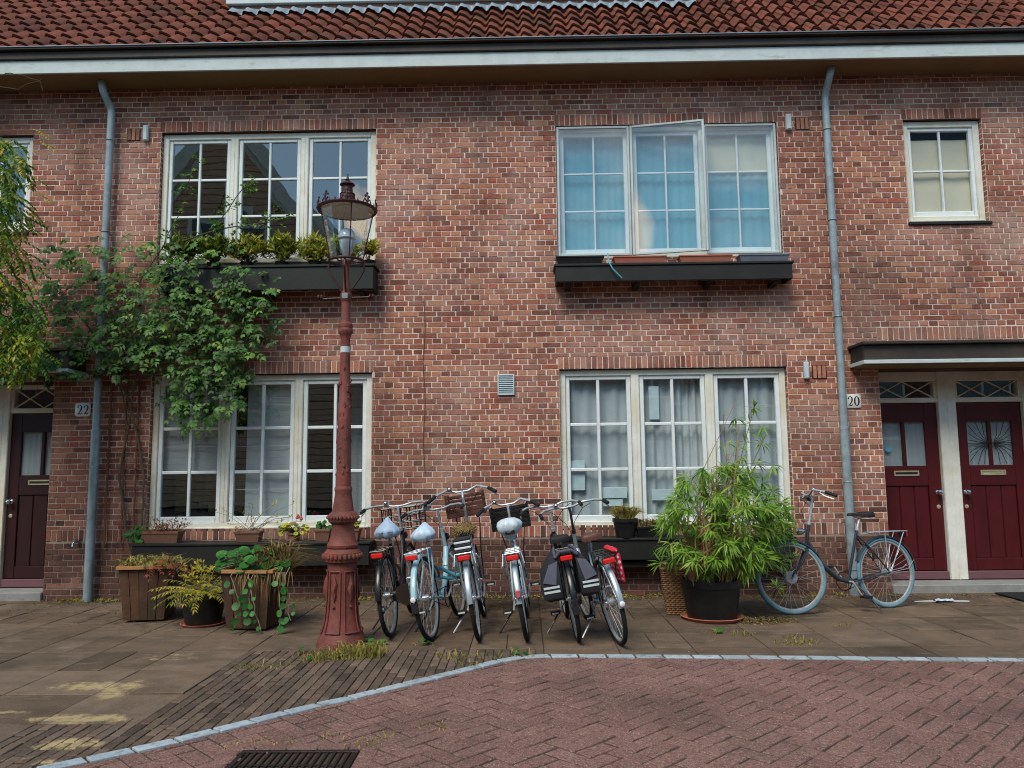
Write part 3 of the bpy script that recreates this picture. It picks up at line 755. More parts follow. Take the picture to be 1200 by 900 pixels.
rb.add([(XW1, 0.1, ZEAVE), (XW1, 8.3, ZEAVE), (XW1, Y0R+6.0*ca, Z0R+6.0*sa_)], [(0,1,2)], .2, 0, False)
roof = rb.build('roof', 'roof_tile', house, angle=50)
# dormer with lead apron
pa = roofpt(276, 12); pb = roofpt(815, 9); yd = (pa.y+pb.y)/2; zd = Z0R+(yd-Y0R)*math.tan(SL)
db = MB(); db.bbox(pa.x, pb.x, yd-.02, yd+1.3, zd+.06, zd+1.3, .01); dm = db.build('dormer', 'frame_paint', house)
db = MB(); db.bbox(pa.x-.05, pb.x+.05, yd-.10, yd-.021, zd+.075, zd+.155, .006); db.build('dormer_sill', 'board_white', dm)
db = MB(); db.bbox(pa.x-.02, pb.x+.02, yd-.055, yd-.022, zd-.02, zd+.07, .006); db.build('dormer_base', 'terracotta_dull', dm)
for i in range(4):
    q0 = pa.x+.15+(pb.x-pa.x-.2)*i/4; q1 = pa.x+.05+(pb.x-pa.x-.2)*(i+1)/4
    g = MB(); g.bbox(q0, q1, yd-.03, yd-.021, zd+.25, zd+1.15, .004); g.build('dormer_pane', 'house_glass', dm)
db = MB(); n = int((pb.x-pa.x)/TW*sub)
top = []; mid = []; bot = []
for k in range(n+1):
    x = pa.x+(pb.x-pa.x)*k/n; u = ((x-(XW0-.2))/TW) % 1; h = prof(u)+.062
    s_t = (yd-.03-Y0R)/ca; dd = .16+.02*math.sin(x*29)+(.03 if u < .5 else 0); s_b = s_t-dd
    top.append((x, yd-.05, zd+.03)); mid.append((x, Y0R+(s_t-.04)*ca-h*sa_, Z0R+(s_t-.04)*sa_+h*ca)); bot.append((x, Y0R+s_b*ca-h*sa_, Z0R+s_b*sa_+h*ca))
m_ = n+1
db.add(top+mid+bot, [(m_+k, m_+k+1, k+1, k) for k in range(n)]+[(2*m_+k, 2*m_+k+1, m_+k+1, m_+k) for k in range(n)], .5, 0, True)
db.build('lead_apron', 'lead', dm, angle=60)

# ---------------------------------------------------------------- rainwater pipes
def pipe(pts, ring_py, thick_from=None):
    c = []
    for (px, py, Y) in pts:
        x, z = P(px, py, Y); c.append(Vector((x, Y, z)))
    # vertical run: one x
    xm = sum(p.x for p in c[2:])/len(c[2:])
    for p in c[2:]: p.x = xm
    path = [c[0]]
    for i in range(1, len(c)-1):
        a, b_, d = c[i-1], c[i], c[i+1]
        e0 = b_+(a-b_).normalized()*.05; e1 = b_+(d-b_).normalized()*.05
        path += [e0, (e0+e1+b_*2)/4, e1]
    path.append(c[-1])
    mb = MB(); mb.tube(path, .043, 18)
    o = mb.build('rainwater_pipe', 'zinc', house)
    lowz = P(pts[2][0], ring_py, -.1)[1]
    mb = MB(); mb.lathe([(.045,-.0),(.051,.0),(.051,lowz-c[-1].z)] if False else [(.0505,0),(.0505,lowz-c[-1].z-.04),(.054,lowz-c[-1].z-.04),(.056,lowz-c[-1].z),(.045,lowz-c[-1].z+.004)], 18, (xm, -.1, c[-1].z), cap=False)
    mb.build('lower_pipe', 'zinc', o)
    return o, xm
pL, xL = pipe([(119,96,-.22),(121,108,-.22),(130,128,-.1),(103,712,-.1)], 503)
pR, xR = pipe([(974,80,-.22),(972,90,-.22),(965,112,-.1),(1003,700,-.1)], 500)
for o, xm, rows in ((pL, xL, (165, 272, 360, 547)), (pR, xR, (152, 258, 371, 565))):
    for py in rows:
        z = P(600+xm*100, py, -.1)[1]
        mb = MB(); mb.tube([(xm+.047*math.cos(t*math.pi/8), -.1+.047*math.sin(t*math.pi/8), z) for t in range(16)], .007, 6, closed=True); mb.tube([(xm, -.053, z), (xm, .01, z)], .008, 6)
        mb.build('pipe_clip', 'zinc', o)

# ---------------------------------------------------------------- small fittings on the wall
def capbox(px, py, w, h, m='vent'):
    x, z = P(px, py, -.03); b = MB(); b.bbox(x-w/2, x+w/2, -.05, -.004, z-h/2, z+h/2, .008); b.bbox(x-w/2+.015, x+w/2-.015, -.056, -.0505, z-h/2+.01, z+h/2-.01, .002)
    return b.build('wall_bracket', m, house)
capbox(171, 156, .065, .2); capbox(924, 143, .07, .2, 'board_white'); capbox(945, 434, .06, .2)
def airbrick(px, py, w=.17, h=.16):
    x, z = P(px, py, 0); b = MB()
    b.box(x-w/2, x+w/2, -.004, .003, z-h/2, z+h/2, 0, 1)
    for i in range(3): b.bbox(x-w/2+.01+i*(w-.01)/3, x-w/2+(i+1)*(w-.01)/3, -.012, -.005, z-h/2+.006, z+h/2-.006, .003, R.random(), 0)
    return b.build('air_brick', ['brick', 'ink'], house)
airbrick(157, 158); airbrick(940, 145); airbrick(960, 436)
x, z = P(593, 451, 0); b = MB(); ring(b, x-.10, x+.10, z-.125, z+.125, -.025, -.004, .018, None, .005)
for i in range(10): b.beam((x-.085, -.014, z-.10+i*.0222), (x+.085, -.014, z-.10+i*.0222), .014, .008, (0,-.6,.8))
v = b.build('wall_vent', 'vent', house)
b = MB(); b.box(x-.09, x+.09, -.0062, -.005, z-.115, z+.115); b.build('vent_back', 'plastic_grey', v)
def digit(mb, ch, x, z, h, y):
    w = h*.5
    def stroke(pts, rs): mb.tube([(x+a*w, y, z+b_*h) for a, b_ in pts], rs, 6, flat=1.0)
    if ch == '0':
        n = 20; pts = [(.42*math.cos(2*math.pi*i/n), .46*math.sin(2*math.pi*i/n)) for i in range(n)]
        mb.tube([(x+a*w, y, z+b_*h) for a, b_ in pts], [h*(.035+.06*abs(math.cos(2*math.pi*i/n))**1.5) for i in range(n)], 6, closed=True)
    if ch == '2':
        pts = [(-.36,.2),(-.34,.34),(-.15,.46),(.12,.46),(.36,.32),(.38,.12),(.2,-.12),(-.1,-.32),(-.38,-.46),(-.1,-.42),(.2,-.46),(.42,-.40),(.44,-.28)]
        rs = [.075,.05,.04,.045,.075,.09,.065,.045,.035,.06,.06,.04,.03]
        stroke(pts, [r_*h for r_ in rs])
def number(px, py, txt):
    x, z = P(px, py, -.012); w, h = .185, .165
    b = MB(); c = .03; n = 5; pts = []
    for (sx, sz) in ((1,1),(-1,1),(-1,-1),(1,-1)):
        for k in range(n):
            a0 = {(1,1):0,(-1,1):90,(-1,-1):180,(1,-1):270}[(sx,sz)]; A = rad(a0+90*k/(n-1))
            pts.append((x+sx*(w/2-c)+c*math.cos(A), z+sz*(h/2-c)+c*math.sin(A)))
    m = len(pts)
    V_ = [(p, -.004, q) for p, q in pts]+[(p, -.010, q) for p, q in pts]+[(x+(p-x)*.93, -.0145, z+(q-z)*.93) for p, q in pts]
    F_ = [(i, (i+1) % m, m+(i+1) % m, m+i) for i in range(m)]+[(m+i, m+(i+1) % m, 2*m+(i+1) % m, 2*m+i) for i in range(m)]+[tuple(range(2*m, 3*m))]
    b.add(V_, F_, .5, 0, True); o = b.build('number_plate', 'plate', house)
    d = MB()
    for i, ch in enumerate(txt): digit(d, ch, x-.036+i*.075, z, .115, -.0135)
    o2 = d.build('house_number', 'ink', o)
    # flatten the numerals onto the plate
    for vv in o2.data.vertices: vv.co.y = -.0148+(vv.co.y+.0135)*.12
    return o
number(97, 480, '22'); number(1000, 470, '20')
# garden tap
x, z = P(89, 637, -.04); b = MB(); b.tube([(x,0,z+.02),(x,-.07,z+.02)], .012, 8); b.lathe([(.022,0),(.022,.02),(.01,.03),(.01,.055),(.028,.06),(.028,.07)], 10, (x,-.06,z+.02)); b.tube([(x,-.06,z+.02),(x,-.1,z+.01),(x,-.11,z-.03)], .01, 8)
b.build('garden_tap', 'chrome', house)
# loose cable on the wall
b = MB(); b.tube([(P(497,y_,0)[0]+.01*math.sin(y_*.07), -.006, P(497,y_,0)[1]) for y_ in range(350, 566, 12)], .004, 5); b.build('wall_cable', 'terracotta_dull', house)
# ================================================================ GROUND
kp = [(30,905),(77,895),(128,885),(175,875),(217,865),(260,854),(300,844),(335,835),(368,827),(410,818),(462,805),(490,798),(517,792),(543,785),(568,779),(590,773.5),(608,770),(640,768.3),(760,769),(900,770.3),(1050,771.8),(1200,773.2)]
KP = [Vector(G(*p)) for p in kp]
d0 = (KP[0]-KP[3]).normalized(); KP.insert(0, KP[0]+d0*6.5)
d1 = (KP[-1]-KP[-4]).normalized(); KP.append(KP[-1]+d1*5.2)
def kerb_line(x):
    for a, b_ in zip(KP, KP[1:]):
        if a.x <= x <= b_.x or (x > b_.x and b_ is KP[-1]) or (x < a.x and a is KP[0]):
            return a, b_
def side(p):     # >0 on the pavement side
    a, b_ = kerb_line(p[0]); n = Vector((-(b_.y-a.y), b_.x-a.x)).normalized(); return (Vector(p)-a).dot(n)
def clip(poly, a, n):
    out = []
    for i in range(len(poly)):
        p, q = Vector(poly[i]), Vector(poly[(i+1) % len(poly)]); dp, dq = (p-a).dot(n), (q-a).dot(n)
        if dp >= 0: out.append(p)
        if (dp >= 0) != (dq >= 0): out.append(p+(q-p)*(dp/(dp-dq)))
    return out
def clipk(poly, keep):
    c = sum((Vector(p) for p in poly), Vector((0,0)))/len(poly)
    a, b_ = kerb_line(c.x); n = Vector((-(b_.y-a.y), b_.x-a.x)).normalized()*keep
    return clip(poly, a+n*.05, n)
def stone(mb, poly, z, var, bev=.004, dep=.04, tilt=0.003, m=0):
    """paver: top face set in a little from the outline, chamfer, sides"""
    if len(poly) < 3: return
    c = sum((Vector(p) for p in poly), Vector((0,0)))/len(poly)
    n = len(poly); tx, ty = R.uniform(-tilt, tilt), R.uniform(-tilt, tilt)
    def zz(p): return z+tx*(p[0]-c.x)*8+ty*(p[1]-c.y)*8
    ar = 0
    for i in range(n):
        p, q = poly[i], poly[(i+1) % n]; ar += p[0]*q[1]-p[1]*q[0]
    if abs(ar) < .0012: return
    if ar < 0: poly = poly[::-1]
    mx = max((Vector(p)-c).length for p in poly)
    top = [(p[0]+(c.x-p[0])*min(.3, bev*1.4/mx), p[1]+(c.y-p[1])*min(.3, bev*1.4/mx), zz(p)) for p in poly]
    mid = [(p[0], p[1], zz(p)-bev*.8) for p in poly]; bot = [(p[0], p[1], z-dep) for p in poly]
    mb.add(top+mid+bot, [tuple(range(n))]+[(i, n+i, n+(i+1) % n, (i+1) % n) for i in range(n)]+[(n+i, 2*n+i, 2*n+(i+1) % n, n+(i+1) % n) for i in range(n)], var, m, False)
# big ground sheet
mb = MB(); mb.add([(-250,-250,-.07),(250,-250,-.07),(250,250,-.07),(-250,250,-.07)], [(0,1,2,3)], .5, 0, False)
struct(mb.build('ground', 'ground'))
mb = MB(); mb.add([(-12,-14,-.0095),(12,-14,-.0095),(12,.02,-.0095),(-12,.02,-.0095)], [(0,1,2,3)], .5, 0, False); struct(mb.build('joint_bed', 'joint'))
# pavement: big slabs, small strips towards the kerb
S_ = .60
pv = MB(); sp = MB()
gx0_ = G(163,847)[0]
gy0_ = G(300,847)[1]
covered = set()
ix0 = int((-9.5-gx0_)/S_)-1
for i in range(ix0, ix0+34):
    for j in range(-12, 12):
        xa, ya = gx0_+i*S_, gy0_+j*S_
        if xa > 9.4 or xa < -9.6 or ya+S_ > .6: continue
        yb = min(ya+S_, -.012)
        if yb-ya < .05: continue
        strip = (-2.1 < xa+.3 < -1.0 and ya < -2.6) or (xa > 4.7 and -.9 < ya+.3 < -.4)
        cs = [(xa, ya), (xa+S_, ya), (xa+S_, yb), (xa, yb)]
        ds = [side(p) for p in cs]
        if min(ds) > (.05) and not strip:
            # a few slabs are halved
            var = R.random(); g = .004
            if R.random() < .14:
                stone(pv, [(xa+g, ya+g), (xa+S_/2-g, ya+g), (xa+S_/2-g, yb-g), (xa+g, yb-g)], R.uniform(-.002,.002), var, .004, .05, .0012)
                stone(pv, [(xa+S_/2+g, ya+g), (xa+S_-g, ya+g), (xa+S_-g, yb-g), (xa+S_/2+g, yb-g)], R.uniform(-.002,.002), R.random(), .004, .05, .0012)
            else:
                stone(pv, [(xa+g, ya+g), (xa+S_-g, ya+g), (xa+S_-g, yb-g), (xa+g, yb-g)], R.uniform(-.002,.002), var, .004, .05, .0012)
        elif max(ds) > 0:
            right = xa > -.3
            if right and not strip:
                g = .004; q = clipk([(xa+g, ya+g), (xa+S_-g, ya+g), (xa+S_-g, yb-g), (xa+g, yb-g)], 1)
                if len(q) > 2: stone(pv, q, R.uniform(-.002,.002), R.random(), .004, .05, .0008)
                continue
            for a in range(9 if not right else 3):
                for b_ in range(3 if not right else 6):
                    wx, wy = (S_/9, S_/3) if not right else (S_/3, S_/6)
                    px_, py_ = xa+a*wx, ya+b_*wy+(wy/2 if (a % 2 and not right) else 0)
                    py2 = min(py_+wy, ya+S_+(wy/2 if not right else 0))
                    if py_ > -.02 or py2 > -.01: continue
                    g = .0032
                    q = [(px_+g, py_+g*2), (px_+wx-g, py_+g*2), (px_+wx-g, py2-g*2), (px_+g, py2-g*2)]
                    if a % 2 == 1 and b_ == 2 and not right: pass
                    if max(side(p) for p in q) < .01: continue
                    if min(side(p) for p in q) < .05: q = clipk(q, 1)
                    stone(sp, q, R.uniform(-.003, .001), R.random(), .006, .04, .003)
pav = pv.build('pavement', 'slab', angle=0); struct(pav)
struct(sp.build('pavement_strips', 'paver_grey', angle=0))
# pale pollen and sand stains, wall dirt and painted shade under the bikes, worked into the slab and strip surfaces
def add_patches(mname, spots, colr):
    m = MATS[mname]; nt = m.node_tree; N = nt.nodes; L = nt.links; b = N['Principled BSDF']
    src = b.inputs['Base Color'].links[0].from_socket
    tc = N.new('ShaderNodeTexCoord'); sep = N.new('ShaderNodeSeparateXYZ'); L.new(tc.outputs['Object'], sep.inputs[0])
    nz = N.new('ShaderNodeTexNoise'); nz.inputs['Scale'].default_value = 9; nz.inputs['Detail'].default_value = 8; nz.inputs['Roughness'].default_value = .8; L.new(tc.outputs['Object'], nz.inputs['Vector'])
    tot = None
    for (x, y, rx, ry, k) in spots:
        def mth(op, a, b2):
            n = N.new('ShaderNodeMath'); n.operation = op
            for ii, v_ in enumerate((a, b2)):
                if isinstance(v_, (int, float)): n.inputs[ii].default_value = v_
                else: L.new(v_, n.inputs[ii])
            return n.outputs[0]
        dx = mth('DIVIDE', mth('SUBTRACT', sep.outputs[0], x), rx); dy = mth('DIVIDE', mth('SUBTRACT', sep.outputs[1], y), ry)
        r2 = mth('ADD', mth('MULTIPLY', dx, dx), mth('MULTIPLY', dy, dy))
        v_ = mth('MULTIPLY', mth('SUBTRACT', 1.0, r2), k); v_ = mth('MAXIMUM', v_, 0.0)
        tot = v_ if tot is None else mth('MAXIMUM', tot, v_)
    s = N.new('ShaderNodeMath'); s.operation = 'MULTIPLY_ADD'; L.new(tot, s.inputs[0]); s.inputs[1].default_value = .55; s.inputs[2].default_value = 0
    a_ = mth('ADD', s.outputs[0], mth('MULTIPLY', mth('SUBTRACT', nz.outputs['Fac'], .5), 2.2)); a_ = mth('MULTIPLY', a_, mth('MINIMUM', mth('MULTIPLY', tot, 3.), 1.))
    mr = N.new('ShaderNodeMapRange'); mr.inputs[1].default_value = .25; mr.inputs[2].default_value = .6; mr.inputs[4].default_value = .75; L.new(a_, mr.inputs[0])
    mx = N.new('ShaderNodeMix'); mx.data_type = 'RGBA'; mx.inputs[7].default_value = (*lin(colr), 1)
    L.new(mr.outputs[0], mx.inputs[0]); L.new(src, mx.inputs[6]); L.new(mx.outputs[2], b.inputs['Base Color'])
sp_ = []
for (px, py, rx, ry, k) in ((115,804,.44,.16,1),(140,808,.16,.3,1),(100,842,.44,.12,1.1),(80,871,.26,.13,1.1),(205,770,.5,.28,.45),(60,893,.14,.06,.9),(10,835,.22,.05,.8),(28,890,.2,.06,.6)):
    g = G(px, py); sp_.append((g[0], g[1], rx, ry, k))
dirt_and_shade = [(0.0, 0.0, 9.0, .75, .9), (-3.2, -.9, 2.0, 1.2, .9), (0,-.8,2.2,1.3,.85), (2.0,-1.2,1.0,.9,.7)]  # dirt along the wall foot; contact shade painted under the bicycles
add_patches('slab', dirt_and_shade, (58,50,38)); add_patches('paver_grey', dirt_and_shade, (58,50,38))
add_patches('slab', sp_, (188,168,122)); add_patches('paver_grey', sp_, (188,168,122))
# road: herringbone clinkers
rd = MB(); w = .112; c45 = math.cos(rad(45))
def rot(u, v): return ((u-v)*c45, (u+v)*c45-4.0)
nn = 150
for i in range(-nn, nn):
    for j in range(-nn, nn):
        cl = (i-j) % 4
        if cl == 0: u0, u1, v0, v1 = i, i+2, j, j+1
        elif cl == 3: u0, u1, v0, v1 = i, i+1, j, j+2
        else: continue
        cx, cy = rot((u0+u1)/2*w, (v0+v1)/2*w)
        if abs(cx) > 9.4 or cy > -1.6 or cy < -11.5: continue
        if cy < -9 and abs(cx) > 5: continue
        s = side((cx, cy))
        if s > .12: continue
        g = .0050+R.uniform(0,.0012)
        q = [rot(u0*w+g, v0*w+g), rot(u1*w-g, v0*w+g), rot(u1*w-g, v1*w-g), rot(u0*w+g, v1*w-g)]
        if max(side(p) for p in q) > -.05: q = clipk(q, -1)
        und = .004*noise.noise(Vector((cx*1.3, cy*1.3, 0)))
        stone(rd, q, -.003+und*.6+R.uniform(-.0015,.0015), min(1, max(0, .5+.5*noise.noise(Vector((cx*.8, cy*.8, 3)))+R.uniform(-.22,.22))), .005, .03, .003)
GR = [G(262,901), G(425,901), G(420,879), G(290,879)]
gxa, gxb, gyt = G(284,879)[0], G(421,879)[0], G(350,878.5)[1]; gyb = gyt-.40
keepf = []
road = rd
nv = MB()
for f, a, mi in zip(rd.f, rd.a, rd.mi):
    c = sum((Vector(rd.v[k]) for k in f), Vector((0,0,0)))/len(f)
    if gxa-.03 < c.x < gxb+.03 and gyb-.03 < c.y < gyt+.03: continue
    keepf.append((f, a))
rd.f = [k[0] for k in keepf]; rd.a = [k[1] for k in keepf]; rd.mi = [0]*len(keepf); rd.sm = [False]*len(keepf)
# straight course of clinkers framing the grate
def course(xa, xb, ya, yb, nx, ny):
    for a in range(nx):
        for b_ in range(ny):
            x_, y_ = xa+(xb-xa)*a/nx, ya+(yb-ya)*b_/ny
            stone(rd, [(x_+.003, y_+.003), (x_+(xb-xa)/nx-.003, y_+.003), (x_+(xb-xa)/nx-.003, y_+(yb-ya)/ny-.003), (x_+.003, y_+(yb-ya)/ny-.003)], .0, R.random(), .005, .03, .002)
course(gxa-.1, gxb+.1, gyt+.004, gyt+.1, 5, 1); course(gxa-.1, gxa-.004, gyb, gyt, 1, 4); course(gxb+.004, gxb+.1, gyb, gyt, 1, 4)
rdo = rd.build('road', 'paver_red', angle=0); struct(rdo)
# kerb strip of pale flat stones
kb = MB()
def arc_pts(step):
    out = []; rest = 0
    for a, b_ in zip(KP, KP[1:]):
        L_ = (b_-a).length; t = rest
        while t < L_: out.append((a+(b_-a)*(t/L_), (b_-a).normalized())); t += step
        rest = t-L_
    return out
ap = arc_pts(.218)
for (p, d), (q, d2) in zip(ap, ap[1:]):
    if abs(p.x) > 9.3: continue
    dd = (q-p).normalized(); n = Vector((-dd.y, dd.x)); g = .009
    a = p+dd*g; b_ = q-dd*g; h = .043
    sh = dd*.012
    stone(kb, [tuple(a-n*h+sh), tuple(b_-n*h+sh), tuple(b_+n*h), tuple(a+n*h)], .004+R.uniform(-.001,.001), R.random(), .004, .05, .001)
struct(kb.build('kerb', 'kerb_stone', angle=0))
# drain grate
gt = thing('drain_grate', 'rusty dark iron drain grate set in the brick road at the bottom edge', 'drain grate', ((gxa+gxb)/2, (gyt+gyb)/2, 0))
hx, hy = (gxb-gxa)/2, (gyt-gyb)/2
b = MB(); ring_y = [(-hx, hx, hy-.03, hy), (-hx, hx, -hy, -hy+.03)]
for r_ in ring_y: b.bbox(r_[0], r_[1], r_[2], r_[3], -.03, .001, .003)
b.bbox(-hx, -hx+.03, -hy+.03, hy-.03, -.03, .0005, .003); b.bbox(hx-.03, hx, -hy+.03, hy-.03, -.03, .0005, .003); b.build('grate_frame', 'iron_grate', gt)
b = MB(); n = 15
for i in range(n):
    x_ = -hx+.045+(2*hx-.09)*i/(n-1); b.beam((x_-.0, -hy+.03, -.008), (x_, hy-.03, -.008), .013, .016, (0,0,1))
b.beam((-hx+.03, 0, -.010), (hx-.03, 0, -.010), .02, .012)
b.build('grate_bars', 'iron_grate', gt)
# door mat at the step
q0, q1 = G(1168,697), G(1230,697); yb_ = G(1180,707)[1]; yt_ = G(1180,696)[1]
mt = MB(); mt.bbox(q0[0], q0[0]+.75, yb_, yt_-.01, .006, .022, .006); o = mt.build('doormat', 'mat_black'); tag(o, 'flat black doormat on the pavement before the right hand red door', 'doormat')

# ================================================================ LAMP POST
LB = G(400, 756); LY = LB[1]
lamp = thing('street_lamp', 'old red brown cast iron street lamp with glass lantern and crown, standing before the bikes', 'street lamp', (LB[0], LY, 0))
def LZ(py): return P(402, py, LY)[1]
LX = LB[0]
mpp = (LY+9)/900*1.01
def prof_px(lst): return [(max(.002, r_*mpp), LZ(y)) for y, r_ in lst]
b = MB()
base = [(757,28),(752,28),(747,26.5),(741,24),(732,21),(722,19),(705,17.6),(690,17),(665,16.6),(659,17),(657,20.5),(652,21.5),(647,21),(644,18.5),(642,16),(641,17.5),(638,18),(636,16.5),(628,14),(618,12.5),(614,13),(611,16.5),(606,17.5),(602,16),(599,12.5),(596,12),(585,10.5),(577,9.4),(575,10.2),(572,10.2),(570,9.2)]
b.lathe(prof_px(base), 16, a=.5)
b.build('base', 'cast_iron', lamp, angle=30)
b = MB()
z0, z1 = LZ(738), LZ(668); r0, r1 = 20.8*mpp, 17*mpp
for k in range(6):
    A = k*math.pi/3+.25
    def q(f, da, ex=.012):
        zz_ = z0+(z1-z0)*f
        pr_ = prof_px(base); r_ = pr_[0][0]
        for (ra, za), (rb2, zb2) in zip(pr_, pr_[1:]):
            if za <= zz_ <= zb2 and zb2 > za: r_ = ra+(rb2-ra)*(zz_-za)/(zb2-za)
        r_ += ex*.5; return (r_*math.cos(A+da), r_*math.sin(A+da), z0+(z1-z0)*f)
    for da in (-.38, .38): b.tube([q(f/6, da) for f in range(7)], .0065, 6)
    b.tube([q(0, da_*.127) for da_ in range(-3, 4)], .0065, 6); b.tube([q(1, da_*.127) for da_ in range(-3, 4)], .0065, 6)
    b.tube([q(.92, 0, .008), q(.8, .06, .012), q(.7, -.06, .014), q(.6, .04, .012), q(.5, 0, .008)], [.004,.02,.024,.016,.004], 6)
    b.sphere(q(.42, 0, .012), .014, 8)
b.build('panel_moulding', 'cast_iron', lamp)
b = MB(); b2 = MB()
for k in range(26):
    A = 2*math.pi*k/26
    b.sphere((21*mpp*math.cos(A), 21*mpp*math.sin(A), LZ(651)), .021, 6, sz=1.2)
    b2.sphere((17.2*mpp*math.cos(A), 17.2*mpp*math.sin(A), LZ(606)), .014, 6, sz=1.2)
b.build('bead_ring', 'cast_iron', lamp); b2.build('bead_ring', 'cast_iron', lamp)
b = MB(); shaft = [(570,8.6),(540,8.2),(500,7.8),(472,7.4),(470,6.6),(440,6.2),(420,5.8),(413,5.7),(413,5.0),(407,5.0),(407,5.7),(396,5.7),(393,6.4),(390,8.6),(387,8.9),(385,8),(383,8.6),(380,8.2),(378,6.2),(374,5.6),(354,5.4),(352,6.6),(345,6.8),(343,5),(340,4.2),(325,3.6),(312,3.6),(309,5.2),(305,5.6)]
b.lathe(prof_px(shaft), 14)
for i in range(70):
    f = R.random(); A = R.uniform(0, 6.28); z = LZ(560)+(LZ(425)-LZ(560))*f; r_ = (8.3-2*f)*mpp
    b.sphere((r_*math.cos(A), r_*math.sin(A), z), R.uniform(.008,.014), 5, sz=R.uniform(1,2.2))
b.build('shaft', 'cast_iron', lamp, angle=30)
b = MB(); b.lathe(prof_px([(413.5,5.9),(406.5,5.8)]), 16); b.build('white_band', 'board_white', lamp)
b = MB(); zc = LZ(348.5); b.tube([(-.225,0,zc-.012),(.225,0,zc+.0)], .0085, 8)
for s in (-1, 1):
    K = MB(Matrix.Translation((s*.225, 0, zc)) @ Matrix.Rotation(s*math.pi/2, 4, 'Y')); K.lathe([(.012,-.02),(.028,-.015),(.028,-.008),(.014,0),(.028,.01),(.026,.02),(.008,.026)], 12)
    o = len(b.v); b.v += K.v; b.f += [[i+o for i in f] for f in K.f]; b.a += K.a; b.mi += K.mi; b.sm += K.sm
b.build('ladder_bar', 'cast_dark', lamp)
# yoke
b = MB(); zr = LZ(307); zb_ = LZ(343); rr_ = 21*mpp
for k in range(4):
    A = k*math.pi/2+math.pi/2*.0+.12
    pts = [(.035,zb_),(.06,zb_+.05),(.12,zb_+.14),(.158,zb_+.21),(.155,zr-.05),(rr_*.86,zr)]
    b.tube([(r_*math.cos(A), r_*math.sin(A), z) for r_, z in pts], .0095, 7)
b.lathe([(rr_*.93,zr-.008),(rr_*1.0,zr-.008),(rr_*1.05,zr+.004),(rr_*1.0,zr+.016),(rr_*.93,zr+.012),(rr_*.93,zr-.008)], 28, cap=False)
for k in range(4):
    A = k*math.pi/2+.12; b.tube([(0,0,zr-.01),(rr_*.95*math.cos(A), rr_*.95*math.sin(A), zr)], .008, 6)
b.build('lantern_cradle', 'cast_dark', lamp, angle=30)
zt = LZ(247); rt = 31.5*mpp; rb_ = 19*mpp
b = MB(); n = 8
b.lathe([(rb_,zr+.01),(rt*.985,zt)], 8, cap=False, rot=.39)
b.build('lantern_glass', 'pane_clear', lamp, angle=10)
b = MB()
for k in range(4):
    A = k*math.pi/2+.39+.0
    b.tube([(rb_*math.cos(A), rb_*math.sin(A), zr+.01),(rt*math.cos(A), rt*math.sin(A), zt)], .0055, 6)
b.build('lantern_bars', 'cast_dark', lamp)
b = MB(); b.lathe([(.030,zr),(.038,zr+.02),(.030,zr+.05),(.04,zr+.07),(.062,zr+.13),(.066,zr+.19),(.058,zr+.2)], 18); b.build('lamp_socket', 'alloy', lamp)
b = MB(); b.lathe([(.05,zr+.2),(.07,zr+.205),(.078,zr+.21),(.074,zr+.26),(.05,zr+.29),(.002,zr+.3)], 18, cap=False); b.build('bulb', 'lamp_clear', lamp)
# hood: rim, ribbed underside, dome
b = MB(); b.lathe([(rt*1.02,zt-.004),(rt*1.12,zt-.006),(rt*1.15,zt+.008),(rt*1.10,zt+.02),(rt*.9,zt+.035),(rt*.66,zt+.05),(rt*.42,zt+.062),(.075,zt+.08),(.066,LZ(229)+.0),(.07,LZ(228)),(.06,LZ(227)),(.048,LZ(226)),(.045,LZ(219)),(.052,LZ(218)),(.068,LZ(217)),(.064,LZ(216)),(.04,LZ(214)),(.03,LZ(213)),(.012,LZ(212)),(.022,LZ(211)),(.012,LZ(210)),(.005,LZ(204))], 28, cap=False)
b.build('hood', 'cast_dark', lamp, angle=35)
b = MB(); prev = None
nn_ = 56; ins = []; outr = []
for k in range(nn_):
    A = 2*math.pi*k/nn_; dz = .004*(k % 2)
    outr.append((rt*1.01*math.cos(A), rt*1.01*math.sin(A), zt-.002-dz)); ins.append((.10*math.cos(A), .10*math.sin(A), zt+.028-dz))
b.add(outr+ins, [(k, (k+1) % nn_, nn_+(k+1) % nn_, nn_+k) for k in range(nn_)], .5, 0, False)
b.lathe([(.1,zt+.026),(.1,zt+.02),(.001,zt+.02)], 20, cap=False); b.build('reflector', 'hood_under', lamp, angle=10)
b = MB()
for k in range(8):
    A = k*math.pi/4+.2; M_ = Matrix.Rotation(A, 4, 'Z') @ Matrix.Translation((rt*1.06, 0, zt+.02)); K = MB(M_)
    K.tube([(0,0,0),(.012,0,.04),(0,0,.075)], [.012,.009,.006], 6); K.sphere((0,0,.085), .014, 8, sx=.6)
    K.sphere((0,.02,.06), .013, 6, sx=.5); K.sphere((0,-.02,.06), .013, 6, sx=.5); K.tube([(0,-.045,.004),(.0,-.03,.035),(0,-.012,.02),(0,.012,.02),(0,.03,.035),(0,.045,.004)], .006, 5)
    o = len(b.v); b.v += K.v; b.f += [[i+o for i in f] for f in K.f]; b.a += K.a; b.mi += K.mi; b.sm += K.sm
    M2 = Matrix.Rotation(A+math.pi/8, 4, 'Z'); K = MB(M2); K.tube([(rt*1.08,-.0,zt+.02),(rt*1.07,0,zt+.045)], [.008,.003], 5)
    o = len(b.v); b.v += K.v; b.f += [[i+o for i in f] for f in K.f]; b.a += K.a; b.mi += K.mi; b.sm += K.sm
